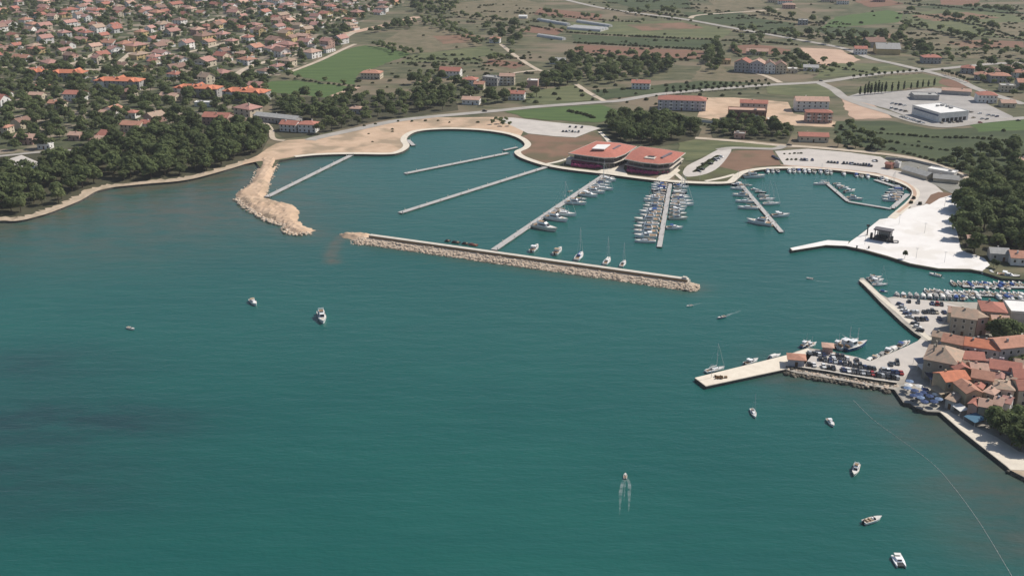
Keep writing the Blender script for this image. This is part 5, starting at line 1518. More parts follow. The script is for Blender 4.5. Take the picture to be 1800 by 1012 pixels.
ot((1636, 606), (1664, 611), 6, 4.0, 'gable', 'stone', 'weathered', "low weathered house at the neck of the mole", frames=False)
ot((1782, 664), (1820, 668), 7, 5.2, 'gable', 'white', 'weathered', "white house behind garden trees at the right edge", frames=False)
for l, r_, D, H, rf, wl_, tl, lab in [((1686, 664), (1700, 667), 6, 5, 'gable', 'stone', 'weathered', "small weathered infill house right of the big hipped building"), ((1728, 662), (1742, 664), 6, 5, 'gable', 'grey', 'rose', "small rose-roofed infill house under the long row"),
        ((1746, 690), (1764, 693), 7, 5.6, 'gabley', 'cream', 'rose', "cream house with rose roof behind the weathered-roof house"), ((1764, 700), (1780, 703), 7, 6, 'gable', 'stone', 'weathered', "stone house squeezed beside the weathered-roof house"),
        ((1660, 716), (1676, 722), 5, 3.6, 'pent', 'grey', 'weathered', "low lean-to behind the round terrace"), ((1706, 706), (1722, 710), 6, 6, 'gabley', 'ochre', 'red', "small ochre gable between the terrace houses"), ((1756, 728), (1772, 732), 6, 5, 'gable', 'white', 'rose', "white cottage at the edge of the dark promenade trees"),
        ((1800, 684), (1830, 686), 8, 6, 'hip', 'stone', 'pale terracotta', "pale hipped house at the right edge of the old town"), ((1642, 620), (1652, 624), 5, 3.4, 'flat', 'white', 'grey', "white flat-roofed hut at the neck of the mole")]:
    ot(l, r_, D, H, rf, wl_, tl, lab, frames=False, **({'rh': 1.0} if rf == 'pent' else {}))
building("pavilion", "curved red-roofed pavilion where the stone pier meets the mole", "building", (1386, 644), (1413, 646), 5, 3.2, 'hip', 'lilac-grey', 'orange', floors=1, wstep=4, ov=.8, rh=1.2, chim=0)
building("kiosk", "small salmon-roofed kiosk on the back edge of the mole", "kiosk", (1446, 621), (1463, 622.5), 4, 2.8, 'hip', 'pink', 'pale terracotta', floors=1, win=False, chim=0, ov=.6)

# ---- the hillside town: a house of each kind, then copies
HP = []
for k, (rf, W, D, H, fl) in enumerate([('gable', 13, 10, 5.0, 2), ('hip', 12, 11, 5.0, 2), ('gabley', 11, 12, 5.2, 2), ('gable', 14, 10, 3.2, 1), ('hip', 15, 12, 5.2, 2), ('gable', 10, 9, 7.4, 3), ('gabley', 10, 11, 4.8, 2)]):
    r = proto("house")
    fill_house(r, W, D, H, rf, W_WHITE, T_RED, floors=fl, chim=1, wstep=3.6, rh=2.6 if rf != 'hip' else 2.7)
    if k in (2, 5):
        MB().box(1, W - 1, -1.4, -.002, H / fl - .1, H / fl + .9).build("balcony", W_WHITE, r)
    if k in (0, 4):
        MB().box(W + .002, W + 4, 1.5, D - 1.5, 0, 2.9).build("annex", W_WHITE, r)
        MB().box(W - .0 + .002, W + 4.3, 1.2, D - 1.2, 2.92, 3.15).build("annex_roof", T_PALE, r)
    for ch in r.children_recursive:
        ch.location.x -= W / 2 if ch.parent == r else 0
        ch.location.y -= D / 2 if ch.parent == r else 0
    HP.append((r, rf))
    PROTOS.append(r)
random.seed(21)
avoid = list(STREET_AV)
spots = scatter(TOWN_PX, 22.0, 278, avoid, tries=40)
low = scatter(LOWTOWN_PX, 48, 20, avoid + [(P(a, b, LZ).x, P(a, b, LZ).y, 32) for a, b in ((115, 140), (205, 155), (345, 168), (430, 174), (380, 217), (130, 176), (228, 230), (485, 215), (355, 185))], tries=30)
HOUSE_AT = []
RN = {'gable': "gabled", 'hip': "hipped", 'gabley': "front-gabled"}
def region(x, y):
    hx = "left edge" if x < 130 else "left part" if x < 260 else "middle" if x < 390 else "right part" if x < 520 else "right edge"
    vy = "topmost" if y < 22 else "upper" if y < 48 else "middle" if y < 80 else "lower" if y < 122 else "tree-shaded"
    return "%s %s of hillside town" % (vy, hx)
for (x, y) in spots + low:
    k = random.choice([0, 0, 1, 1, 2, 3, 4, 5, 6, 2])
    r, rf = HP[k]
    w = random.choice(['white', 'white', 'white', 'cream', 'yellow', 'pink', 'white', 'cream'])
    t = random.choice(['red', 'rose', 'orange', 'pale terracotta', 'brown', 'rose', 'rose', 'weathered', 'brown', 'red'])
    o = dup(r, {'wall': WN[w], 'roof': TN[t], 'chimney': WN[w]})
    o.location = (x, y, LZ)
    px = proj(x, y, LZ)
    base = R(-32)
    o.rotation_euler = (0, 0, base + R(random.gauss(0, 9)) + (R(90) if random.random() < .3 else 0))
    s = random.uniform(.92, 1.28)
    o.scale = (s * random.uniform(.85, 1.25), s, s * random.uniform(.85, 1.1))
    HOUSE_AT.append((x, y, 8.0 * s))
    tag(o, "%s house, %s %s roof, %s" % (w, t.replace(" terracotta", ""), RN[rf], region(px[0], px[1])), "house", "houses of the hillside town")
for (x, y) in scatter([(1850, 610), (2220, 600), (2220, 920), (1960, 850), (1850, 790)], 15, 34):
    k = random.choice([0, 1, 2, 5, 6])
    w, t = random.choice(['stone', 'ochre', 'white', 'cream', 'grey']), random.choice(['orange', 'weathered', 'rose', 'red'])
    o = dup(HP[k][0], {'wall': WN[w], 'roof': TN[t], 'chimney': WN[w]})
    o.location = (x, y, LZ)
    o.rotation_euler = (0, 0, R(random.choice([12, 102, -20, 70])))
    tag(o, "old town house standing farther along the peninsula to the right", "house", "old town houses farther right", share=True)
# a few more houses far right beyond the road
for (x, y) in [(1724, 140), (1700, 128), (1770, 128), (1790, 136), (1745, 133)]:
    p = P(x, y, LZ)
    w, t = random.choice(['white', 'cream', 'grey']), random.choice(['red', 'orange', 'brown'])
    o = dup(HP[1][0], {'wall': WN[w], 'roof': TN[t], 'chimney': WN[w]})
    o.location = p
    o.rotation_euler = (0, 0, R(random.uniform(-30, 10)))
    HOUSE_AT.append((p.x, p.y, 8))
    tag(o, "%s house with %s hipped roof above the supermarket at far right" % (w, t), "house", "houses right of the supermarket")
# ================================================================ TREES
def leafm(name, c, c2, rnd=.25):
    m = M(name, c, c2, scale=.8, rough=.85, detail=3, rand=rnd, spec=.15)
    nt = m.node_tree                            # leaves let some light through
    b = nt.nodes["Principled BSDF"]
    tr = nt.nodes.new("ShaderNodeBsdfTranslucent")
    nt.links.new(b.inputs["Base Color"].links[0].from_socket, tr.inputs[0])
    ms = nt.nodes.new("ShaderNodeMixShader")
    ms.inputs[0].default_value = .38
    nt.links.new(b.outputs[0], ms.inputs[1])
    nt.links.new(tr.outputs[0], ms.inputs[2])
    nt.links.new(ms.outputs[0], nt.nodes["Material Output"].inputs[0])
    return m
L_PINE = leafm("pine_needles", (0.155, 0.188, 0.074), (0.078, 0.106, 0.044))
L_BROAD = leafm("broad_leaves", (0.175, 0.198, 0.082), (0.098, 0.126, 0.052), .35)
L_CYP = leafm("cypress_foliage", (0.05, 0.07, 0.034), (0.032, 0.05, 0.024))
L_YOUNG = leafm("young_leaves", (0.075, 0.10, 0.04), (0.05, 0.07, 0.03))
L_BUSH = leafm("bush_leaves", (0.085, 0.10, 0.04), (0.05, 0.062, 0.028), .35)
m_bark = M("bark", (0.11, 0.08, 0.055), (0.07, 0.05, 0.035), scale=2, rough=.95)

def crown_mesh(name, mat, blobs, nleaf, leaf, seed, flat=1.0):
    rg = np.random.default_rng(seed)
    mb = MB()
    tot = sum(b[3] ** 2 for b in blobs)
    for (bx, by, bz, br) in blobs:
        n = int(nleaf * br * br / tot)
        for _ in range(n):
            u = rg.normal(size=3)
            u /= np.linalg.norm(u) + 1e-9
            if u[2] < -.45:
                u[2] *= -.6
            rr = br * rg.uniform(.62, 1.06)
            c = np.array([bx, by, bz]) + u * rr * np.array([1, 1, flat])
            nr = u * 1.0 + rg.normal(size=3) * .34 + np.array([0, 0, .35])
            nr /= np.linalg.norm(nr)
            t = np.cross(nr, rg.normal(size=3))
            t /= np.linalg.norm(t) + 1e-9
            b2 = np.cross(nr, t)
            s = leaf * rg.uniform(.6, 1.35)
            k1, k2 = rg.uniform(.5, 1, 2)
            mb.add([c - t * s, c - b2 * s * k1, c + t * s, c + b2 * s * k2], [(0, 1, 2, 3)])
        # a dark inner mass so that the sky does not show straight through every clump
        ico = []
        for sx, sy, sz in ((1, 0, 0), (-1, 0, 0), (0, 1, 0), (0, -1, 0), (0, 0, 1), (0, 0, -1)):
            k = br * .62
            ico.append((bx + sx * k, by + sy * k, bz + sz * k * flat))
        mb.add(ico, [(0, 2, 4), (2, 1, 4), (1, 3, 4), (3, 0, 4), (2, 0, 5), (1, 2, 5), (3, 1, 5), (0, 3, 5)])
    return mb.mesh(name, mat, fix=False)
def trunk_mesh(h, r, limbs):
    mb = MB().tube((0, 0, -.4), (0, 0, h), r, r * .6, 7)
    for q in limbs:
        mb.tube((0, 0, h * .75), q, r * .45, r * .2, 5)
    return mb.mesh("trunk", m_bark)
def tree_proto(name, kind, seed):
    rd = random.Random(seed)
    r = proto(name)
    if kind == 'pine':
        H = 9.5
        bl = [(0, 0, 6.8, 2.7), (0.4, -.3, 3.6, 2.0)]
        for i in range(7):
            a = i * 0.9 + rd.uniform(-.3, .3)
            q = rd.uniform(1.9, 3.0)
            bl.append((q * math.cos(a), q * math.sin(a), rd.uniform(3.2, 6.6), rd.uniform(1.6, 2.4)))
        me = crown_mesh("crown", L_PINE, bl, 680, .62, seed, .8)
        tm = trunk_mesh(5.4, .28, [(b[0] * .7, b[1] * .7, b[2]) for b in bl[1:5]])
    elif kind == 'broad':
        bl = [(0, 0, 4.6, 2.1)]
        for i in range(6):
            a = i * 1.05 + rd.uniform(-.4, .4)
            q = rd.uniform(1.0, 1.9)
            bl.append((q * math.cos(a), q * math.sin(a), rd.uniform(2.7, 5.2), rd.uniform(1.1, 1.8)))
        me = crown_mesh("crown", L_BROAD, bl, 440, .52, seed, .95)
        tm = trunk_mesh(3.4, .2, [(b[0] * .6, b[1] * .6, b[2]) for b in bl[1:4]])
    elif kind == 'cypress':
        bl = [(0, 0, 1.6 + i * 1.15, 1.05 - abs(i - 1.6) * .16) for i in range(6)]
        me = crown_mesh("crown", L_CYP, bl, 260, .42, seed, 1.2)
        tm = trunk_mesh(2.0, .15, [])
    elif kind == 'young':
        bl = [(0, 0, 3.0, 1.25), (.5, .3, 2.5, .9), (-.5, -.2, 2.6, .9)]
        me = crown_mesh("crown", L_YOUNG, bl, 150, .4, seed, 1.0)
        tm = trunk_mesh(2.2, .1, [])
    else:
        bl = [(0, 0, .7, 1.1), (.9, .3, .55, .8), (-.8, -.3, .5, .85), (.1, .8, .5, .7)]
        me = crown_mesh("crown", L_BUSH, bl, 130, .42, seed, .8)
        tm = None
    if tm:
        put("trunk", tm, r)
    put("crown", me, r)
    PROTOS.append(r)
    return r
TP = {'pine': [tree_proto("pine_tree", 'pine', s) for s in range(11, 17)], 'broad': [tree_proto("broadleaf_tree", 'broad', s) for s in range(31, 37)],
      'cypress': [tree_proto("cypress_tree", 'cypress', s) for s in (51, 52)], 'young': [tree_proto("young_tree", 'young', s) for s in (61, 62, 63)], 'bush': [tree_proto("bush", 'bush', s) for s in (71, 72, 73)]}
PLANTS = []
def plant(kind, x, y, s, label, group, cat="tree"):
    PLANTS.append((kind, x, y, s * 1.1, label, group, cat))
def grove(poly, dmin, n, kinds, s0, s1, label, group, avoid=(), cat="tree"):
    for x, y in scatter(poly, dmin * 1.08, n, avoid):
        plant(random.choice(kinds), x, y, random.uniform(s0, s1), label, group, cat)
def pxav(lst):
    return [(P(a, b, LZ).x, P(a, b, LZ).y, r) for a, b, r in lst]
random.seed(33)
G = "trees of the shore wood"
COURT = pxav([(25, 285, 14), (45, 288, 14), (60, 290, 12), (20, 273, 6), (50, 270, 6), (80, 267, 6), (110, 265, 6), (130, 262, 9), (150, 262, 9), (165, 262, 8), (378, 210, 14), (372, 222, 12), (390, 222, 12), (380, 230, 10), (228, 226, 12), (240, 228, 14), (255, 228, 12), (232, 236, 10), (485, 221, 14), (503, 228, 10), (505, 236, 8), (538, 228, 10), (540, 238, 9), (465, 217, 14), (450, 214, 10)])
W1 = [(-60, 300), (40, 304), (80, 296), (150, 270), (250, 240), (340, 216), (400, 226), (452, 216), (474, 240), (456, 266), (410, 287), (340, 307), (270, 315), (200, 320), (166, 326), (134, 346), (88, 364), (35, 378), (-60, 386)]
grove(W1, 6.2, 205, ['pine', 'pine', 'pine', 'broad'], .8, 1.45, "round dark green tree in the dense wood along the left shore", G, COURT)
G = "trees between the houses above the shore wood"
grove(LOWTOWN_PX, 7.4, 330, ['pine', 'broad', 'broad', 'pine'], .8, 1.25, "dark tree between the houses above the shore wood", G, COURT + pxav([(115, 140, 15), (95, 140, 12), (135, 140, 12), (205, 154, 15), (228, 155, 14), (185, 154, 14), (345, 168, 15), (322, 167, 13), (368, 169, 13), (430, 174, 15), (453, 176, 12), (408, 172, 12), (356, 186, 12), (356, 193, 8), (128, 176, 12), (97, 188, 9)])
      + [(h[0], h[1], 10) for h in HOUSE_AT[-27:]])
G = "trees above the sand lot"
grove([(478, 176), (540, 172), (600, 176), (640, 168), (700, 172), (752, 168), (796, 170), (800, 194), (740, 201), (690, 209), (625, 222), (560, 236), (556, 214), (500, 206)], 6.6, 95, ['broad', 'pine', 'broad'], .9, 1.25, "tree in the belt between green field and sand lot", G, pxav([(506, 228, 14), (538, 228, 14), (625, 197, 10), (490, 220, 14), (455, 205, 8)]))
G = "trees of the wood behind the marina building"
grove([(1072, 222), (1090, 206), (1140, 203), (1190, 214), (1228, 226), (1222, 240), (1190, 248), (1160, 256), (1110, 252), (1076, 244)], 5.8, 60, ['pine', 'broad', 'pine'], .9, 1.2, "tree in the small wood right behind the marina building", G)
G = "trees around the pink house on the back road"
grove([(1252, 224), (1280, 214), (1340, 216), (1360, 222), (1390, 232), (1380, 250), (1330, 244), (1255, 240)], 7.0, 34, ['pine', 'broad', 'broad'], .8, 1.1, "tree in the clump around the pink house by the back road", G, pxav([(1300, 245, 9)]))
G = "pines beside the white plaza"
PLZ = pxav([(1680, 418, 9), (1712, 432, 9), (1755, 460, 14), (1790, 466, 12), (1740, 455, 9)])
grove([(1700, 340), (1730, 318), (1800, 312), (1880, 310), (1880, 452), (1790, 452), (1732, 450), (1696, 440), (1688, 412), (1684, 390), (1690, 366)], 5.8, 105, ['pine', 'pine', 'broad'], .95, 1.4, "large dark pine in the wood right of the white plaza", G, PLZ)
for (a, b, s) in ((1686, 404, 1.3), (1688, 420, 1.1), (1712, 446, 1.1), (1690, 372, 1.3), (1702, 352, 1.3), (1698, 388, 1.4)):
    p = P(a, b, LZ)
    plant('pine', p.x, p.y, s, "large dark pine in the wood right of the white plaza", G)
G = "trees in the scrub above the plaza wood"
grove([(1660, 285), (1720, 270), (1800, 262), (1880, 262), (1880, 312), (1790, 314), (1720, 318)], 8, 55, ['broad', 'pine'], .8, 1.2, "dark tree at the scrubby right edge above the plaza wood", G, pxav([(1790, 292, 12)]))
G = "clump of trees by the farm track"
grove([(965, 112), (1000, 106), (1060, 108), (1110, 112), (1160, 108), (1180, 122), (1150, 138), (1070, 148), (1010, 150), (960, 156), (955, 140), (985, 128)], 8.5, 130, ['broad', 'pine', 'broad'], .9, 1.35, "tree in the dark clump between farm houses and red fields", G, pxav([(980, 112, 16), (956, 125, 10)]))
G = "trees around the farm houses"
grove([(735, 130), (775, 124), (790, 140), (860, 164), (940, 160), (950, 176), (890, 180), (840, 190), (790, 176), (740, 168), (725, 150)], 11, 50, ['broad', 'pine', 'broad'], .8, 1.25, "tree in the gardens around the farm houses", G, pxav([(790, 136, 13), (824, 150, 12), (842, 157, 9), (862, 150, 12), (891, 150, 12), (936, 153, 10), (907, 175, 11), (827, 183, 12)]))
G = "trees around the grey apartment row"
grove([(1240, 92), (1262, 88), (1270, 110), (1262, 130), (1238, 128)], 11, 22, ['broad', 'pine'], .8, 1.2, "tree left of the grey apartment row", G)
grove([(1310, 100), (1400, 98), (1440, 122), (1470, 122), (1460, 134), (1400, 130), (1385, 118), (1350, 106)], 10, 36, ['broad', 'pine'], .7, 1.1, "tree in the gardens right of the grey apartment row", G, pxav([(1393, 128, 9), (1425, 125, 10)]))
G = "trees along the tracks on the upper plain"
grove([(640, 64), (668, 56), (720, 52), (735, 40), (712, 40), (650, 60)], 9, 26, ['broad', 'pine'], .8, 1.2, "dark tree in the hedge along the bright dirt road", G)
grove([(652, 82), (668, 78), (720, 92), (748, 92), (740, 98), (700, 98)], 8, 24, ['broad'], .7, 1.0, "tree in the dark hedge above the green field", G)
grove([(722, -6), (800, -6), (812, 10), (780, 30), (730, 26)], 12, 60, ['broad', 'pine'], .9, 1.4, "tree in the dark patch at the top edge", G)
grove([(738, 34), (790, 44), (830, 66), (850, 78), (838, 82), (800, 64), (745, 46)], 9, 46, ['broad'], .8, 1.2, "tree in the dark diagonal hedge on the upper plain", G)
grove([(850, 50), (905, 42), (930, 60), (900, 84), (870, 80)], 13, 40, ['broad', 'pine'], .8, 1.25, "tree around the small orange-roofed house by the upper track", G, pxav([(870, 76, 12)]))
grove([(1390, 70), (1440, 60), (1500, 60), (1540, 76), (1520, 92), (1470, 82)], 13, 44, ['broad', 'pine'], .8, 1.2, "tree in the scrub by the upper road", G)
grove([(1536, 66), (1560, 66), (1640, 90), (1636, 100), (1590, 92), (1540, 76)], 10, 34, ['pine', 'broad'], .8, 1.2, "dark tree in the hedge behind the yellow works hall", G)
grove([(1596, 98), (1650, 100), (1700, 106), (1680, 114), (1620, 112)], 12, 20, ['broad'], .8, 1.2, "tree around the red-roofed house above the supermarket", G, pxav([(1638, 112, 11)]))
grove([(1660, 96), (1800, 86), (1800, 104), (1700, 104)], 16, 30, ['broad'], .8, 1.3, "tree on the dry slope at the right edge", G)
grove([(1720, 118), (1800, 116), (1800, 175), (1770, 170), (1730, 150), (1705, 132)], 13, 30, ['broad', 'pine'], .8, 1.2, "tree in the gardens right of the supermarket", G, [(h[0], h[1], 9) for h in HOUSE_AT[-5:]] + pxav([(1758, 146, 12), (1800, 158, 12), (1770, 162, 12)]))
# trees of the town, in the gardens
random.seed(5)
grove(TOWN_PX, 6.4, 1500, ['broad', 'broad', 'pine'], .55, 1.05, "garden tree between the houses of the hillside town", "garden trees of the hillside town", [(h[0], h[1], 6.3 + h[2] * .1) for h in HOUSE_AT] + STREET_AV)
# cypress row, roadside rows
def row(a, c, n, kind, s0, s1, label, group, jit=.5):
    pa, pc = P(*a, LZ), P(*c, LZ)
    for i in range(n):
        p = pa.lerp(pc, i / (n - 1))
        plant(kind, p.x + random.uniform(-jit, jit), p.y + random.uniform(-jit, jit), random.uniform(s0, s1), label, group)
row((1512, 168), (1556, 164), 8, 'cypress', .9, 1.25, "dark cypress in the row above the supermarket car park", "cypress row above the supermarket")
row((1568, 162), (1642, 152), 8, 'cypress', .8, 1.1, "small cypress at the right part of the row above the supermarket", "cypress row above the supermarket")
row((1172, 167.5), (1350, 153.5), 17, 'young', .9, 1.3, "young round tree in the row along the main road", "young trees along the main road")
row((1172, 162), (1345, 147.5), 16, 'young', .9, 1.25, "young round tree on the far side of the main road", "young trees along the main road")
row((1500, 139.5), (1620, 128.5), 12, 'young', .9, 1.2, "young tree along the road above the olive field", "young trees along the main road")
row((1655, 129), (1700, 146), 8, 'young', 1.0, 1.3, "young tree lining the road down to the supermarket houses", "young trees along the main road")
row((1050, 168), (1062, 167.5), 2, 'young', 1, 1.3, "young tree at the track junction", "young trees along the main road")
random.seed(8)
for (a, b) in ((872, 214), (880, 218), (890, 214), (884, 222), (896, 222), (866, 219)):
    p = P(a, b, LZ)
    plant('broad', p.x, p.y, random.uniform(.5, .75), "small dark tree in the grey yard right of the round basin", "trees in the yard by the round basin")
G = "trees of the old town"
for (a, b, s, k) in [(1745, 592, 1.0, 'pine'), (1755, 596, 1.1, 'pine'), (1766, 595, 1.15, 'pine'), (1778, 596, 1.0, 'pine'), (1788, 592, .9, 'pine'), (1750, 600, .9, 'broad'), (1768, 602, 1.0, 'broad'), (1780, 603, .9, 'broad')]:
    p = P(a, b, LZ)
    plant(k, p.x, p.y, s * .85, "dark tree in the clump behind the long old town row", G)
for (a, b, s, k) in [(1764, 545, .6, 'pine'), (1770, 552, .55, 'broad')]:
    p = P(a, b, LZ)
    plant(k, p.x, p.y, s, "tree beside the broad red roof at the harbour pontoons", G)
for (a, b, s, k) in [(1658, 642, .6, 'broad'), (1666, 645, .6, 'broad'), (1676, 647, .65, 'broad'), (1650, 638, .55, 'broad')]:
    p = P(a, b, LZ)
    plant(k, p.x, p.y, s, "small tree under the long old town row", G)
for (a, b, s, k) in [(1782, 650, .8, 'broad'), (1794, 656, .8, 'pine'), (1790, 640, .7, 'broad'), (1765, 692, .5, 'broad'), (1736, 690, .45, 'broad')]:
    p = P(a, b, LZ)
    plant(k, p.x, p.y, s, "garden tree between the old town houses", G)
for (a, b, s, k) in [(1746, 752, 1.0, 'pine'), (1758, 764, 1.05, 'pine'), (1772, 762, 1.15, 'pine'), (1790, 768, 1.15, 'pine'), (1778, 782, 1.1, 'pine'), (1794, 790, 1.1, 'pine'), (1766, 748, 1.0, 'broad'), (1786, 748, 1.1, 'pine'), (1802, 776, 1.1, 'pine'), (1806, 750, 1.0, 'broad'), (1748, 740, .7, 'broad'), (1812, 792, 1.1, 'pine')]:
    p = P(a, b, LZ)
    plant(k, p.x, p.y, s * .82, "dark pine over the stone promenade in the lower right corner", G)
for (a, b) in ((1504, 411 + 20), (1592, 452), (1606, 440)):
    pass
p = P(1590, 455, LZ)
plant('young', p.x, p.y, .9, "lone young tree on the front edge of the white plaza", None)
for (a, b) in ((1746, 470), (1752, 472)):
    p = P(a, b, LZ)
    plant('young', p.x, p.y, 1.0, "small tree at the right end of the plaza quay", "small trees at the plaza quay")
grove([(1850, 600), (2240, 590), (2240, 930), (1960, 860), (1850, 800)], 11, 70, ['broad', 'pine'], .5, .9, "garden tree farther along the peninsula to the right", "trees farther right")
# bushes
random.seed(12)
G = "bushes scattered over the fields"
grove([(726, 30), (900, 6), (1300, 10), (1480, 60), (1500, 100), (1240, 140), (960, 108), (700, 120)], 26, 45, ['bush'], .8, 1.5, "dark bush in the fields of the upper plain", G, cat="bush")
grove([(1300, 0), (1800, 0), (1800, 110), (1600, 100), (1480, 70)], 30, 40, ['bush'], 1.0, 1.8, "dark bush on the dry upper right slopes", G, cat="bush")
grove([(1470, 218), (1640, 230), (1860, 228), (1860, 300), (1700, 304), (1600, 272), (1480, 254)], 14, 24, ['bush'], .7, 1.4, "dark bush in the rough meadow behind the right basin", "bushes of the rough meadow", cat="bush")
grove([(1465, 222), (1500, 226), (1560, 262), (1540, 268), (1474, 256)], 6, 44, ['broad', 'bush'], .6, 1.2, "bushy tree at the meadow corner by the cream-walled house", "bushes of the rough meadow", pxav([(1430, 246, 12)]), cat="bush")
grove([(600, 150), (780, 110), (900, 130), (930, 180), (820, 180), (740, 170), (640, 175)], 15, 70, ['bush'], .8, 1.8, "dark bush in the rough ground right of the green field", "bushes around the farm houses", cat="bush")
grove([(935, 160), (1050, 150), (1330, 142), (1340, 165), (1180, 190), (1060, 176), (940, 186)], 16, 60, ['bush'], .7, 1.5, "bush on the slope by the main road", "bushes along the main road", pxav([(1198, 188, 22), (1126, 157, 10)]), cat="bush")
def hedge(px, step, kinds, s0, s1, label, group):
    pts = smooth_line([P(a, b, LZ) for a, b in px], 6)
    acc = 0
    for a, c in zip(pts[:-1], pts[1:]):
        L = (c - a).length
        while acc < L:
            p = a.lerp(c, acc / L)
            plant(random.choice(kinds), p.x + random.uniform(-.8, .8), p.y + random.uniform(-.8, .8), random.uniform(s0, s1), label, group, "bush")
            acc += step
        acc -= L
hedge([(505, 137), (560, 146), (622, 153)], 5.5, ['bush', 'bush', 'broad'], .8, 1.2, "hedge bush between the two green fields", "hedge between the green fields")
hedge([(1000, 197), (1030, 203), (1044, 209)], 2.5, ['bush'], .9, 1.3, "bush of the short dark hedge on the lawn behind the marina", "hedge on the lawn")
hedge([(1005, 58), (1100, 64), (1260, 71)], 4.5, ['bush'], .9, 1.6, "bush in the field boundary below the greenhouses", "bushes scattered over the fields")
hedge([(1010, 76), (1120, 82), (1240, 88)], 4.5, ['bush'], .9, 1.6, "bush in the boundary above the red field", "bushes scattered over the fields")
hedge([(1176, 202), (1220, 217), (1262, 223)], 4, ['bush'], .7, 1.2, "bush under the white wall below the long apartment house", "bushes along the main road")
hedge([(1222, 302), (1240, 288), (1262, 275)], 2.2, ['bush'], .6, .9, "low shrub on the island of the small marina car park", "shrubs of the car park island")
hedge([(1380, 271), (1412, 270)], 3, ['bush'], .5, .8, "low shrub in the upper island of the big car park", "shrubs of the big car park")
hedge([(1382, 281), (1402, 281.5)], 3, ['bush'], .5, .8, "low shrub in the lower island of the big car park", "shrubs of the big car park")
for hp in ([(1290, 56), (1380, 62), (1400, 70)], [(1330, 22), (1420, 40), (1500, 44)], [(1590, 22), (1700, 40), (1800, 72)], [(1585, 44), (1660, 60), (1740, 84)], [(1130, 20), (1210, 30)], [(1580, 6), (1660, 12), (1800, 26)], [(940, 36), (1000, 38)], [(1270, 72), (1330, 74), (1400, 80)]):
    hedge(hp, 4.2, ['bush', 'bush', 'broad'], .8, 1.6, "bush in a field boundary on the dry upper slopes", "bushes in the field boundaries")
hedge([(1474, 258), (1560, 263), (1640, 282), (1700, 300)], 5, ['bush', 'bush', 'broad'], .7, 1.2, "bushy growth behind the marina back road", "bushes behind the marina back road")
hedge([(1500, 232), (1560, 236), (1640, 242), (1720, 244), (1790, 250)], 4, ['bush'], .7, 1.3, "dark bush line in the rough meadow", "bushes of the rough meadow")
hedge([(1490, 244), (1560, 250), (1640, 262), (1730, 272)], 5, ['bush'], .6, 1.2, "dark bush line in the rough meadow", "bushes of the rough meadow")
for zone, nc in (([(1240, 20), (1480, 40), (1540, 70), (1480, 84), (1300, 50)], 22), ([(1580, 10), (1800, 10), (1800, 104), (1620, 96), (1580, 60)], 34), ([(740, 10), (940, -4), (940, 60), (880, 80), (800, 60)], 16), ([(700, 100), (930, 90), (950, 130), (860, 130), (720, 125)], 16), ([(1000, 60), (1260, 76), (1250, 110), (1020, 106)], 10), ([(1040, 0), (1330, 0), (1330, 18), (1210, 30), (1100, 18)], 14)):
    for cx_, cy_ in scatter(zone, 18, nc):
        th_ = random.uniform(-.3, .6)
        for _ in range(random.randint(5, 14)):
            u_ = random.gauss(0, 11)
            v_ = random.gauss(0, 3)
            plant('bush', cx_ + u_ * math.cos(th_) - v_ * math.sin(th_), cy_ + u_ * math.sin(th_) + v_ * math.cos(th_), random.uniform(.5, 1.4), "bush in a patch of scrub on the upper plain", "scrub of the upper plain", "bush")
for hp in ([(700, 112), (780, 110), (850, 112), (900, 100)], [(880, 40), (930, 46), (1000, 58)], [(1260, 74), (1250, 90), (1240, 106)], [(1235, 104), (1120, 103), (1010, 92)], [(1300, 100), (1290, 82), (1340, 76)], [(940, 24), (1060, 36), (1130, 40)], [(1065, 16), (1130, 28), (1200, 37)], [(760, 44), (800, 30), (880, 40)], [(1440, 112), (1500, 124), (1540, 132)], [(1600, 44), (1580, 70), (1640, 90)], [(1700, 62), (1800, 70)]):
    hedge(hp, 4.5, ['bush', 'bush', 'broad'], .6, 1.3, "bush in a field boundary on the upper plain", "bushes in the field boundaries")
for (a, b) in [(640, 222), (660, 219), (700, 214), (724, 214), (748, 213), (770, 213), (690, 232), (648, 236), (655, 250), (690, 228), (840, 216), (790, 216)]:
    p = P(a, b, LZ)
    plant('bush', p.x, p.y, random.uniform(.5, .9), "small scrubby bush on the sand lot", "bushes on the sand lot", "bush")

LIM = {'pine': 290, 'broad': 290, 'bush': 290, 'cypress': 100, 'young': 100}
rest = []
for kind in LIM:
    lst = [q for q in PLANTS if q[0] == kind]
    lst.sort(key=lambda q: -(q[3] * proj(q[1], q[2], LZ)[2]))
    for i, (k, x, y, s, label, group, cat) in enumerate(lst):
        if i < LIM[kind]:
            o = dup(random.choice(TP[kind]))
            o.location = (x, y, LZ)
            o.rotation_euler = (0, 0, random.uniform(0, 6.28))
            o.scale = (s, s, s * random.uniform(.88, 1.12))
            tag(o, label, cat, group, share=True)
        else:
            rest.append((k, x, y, s))
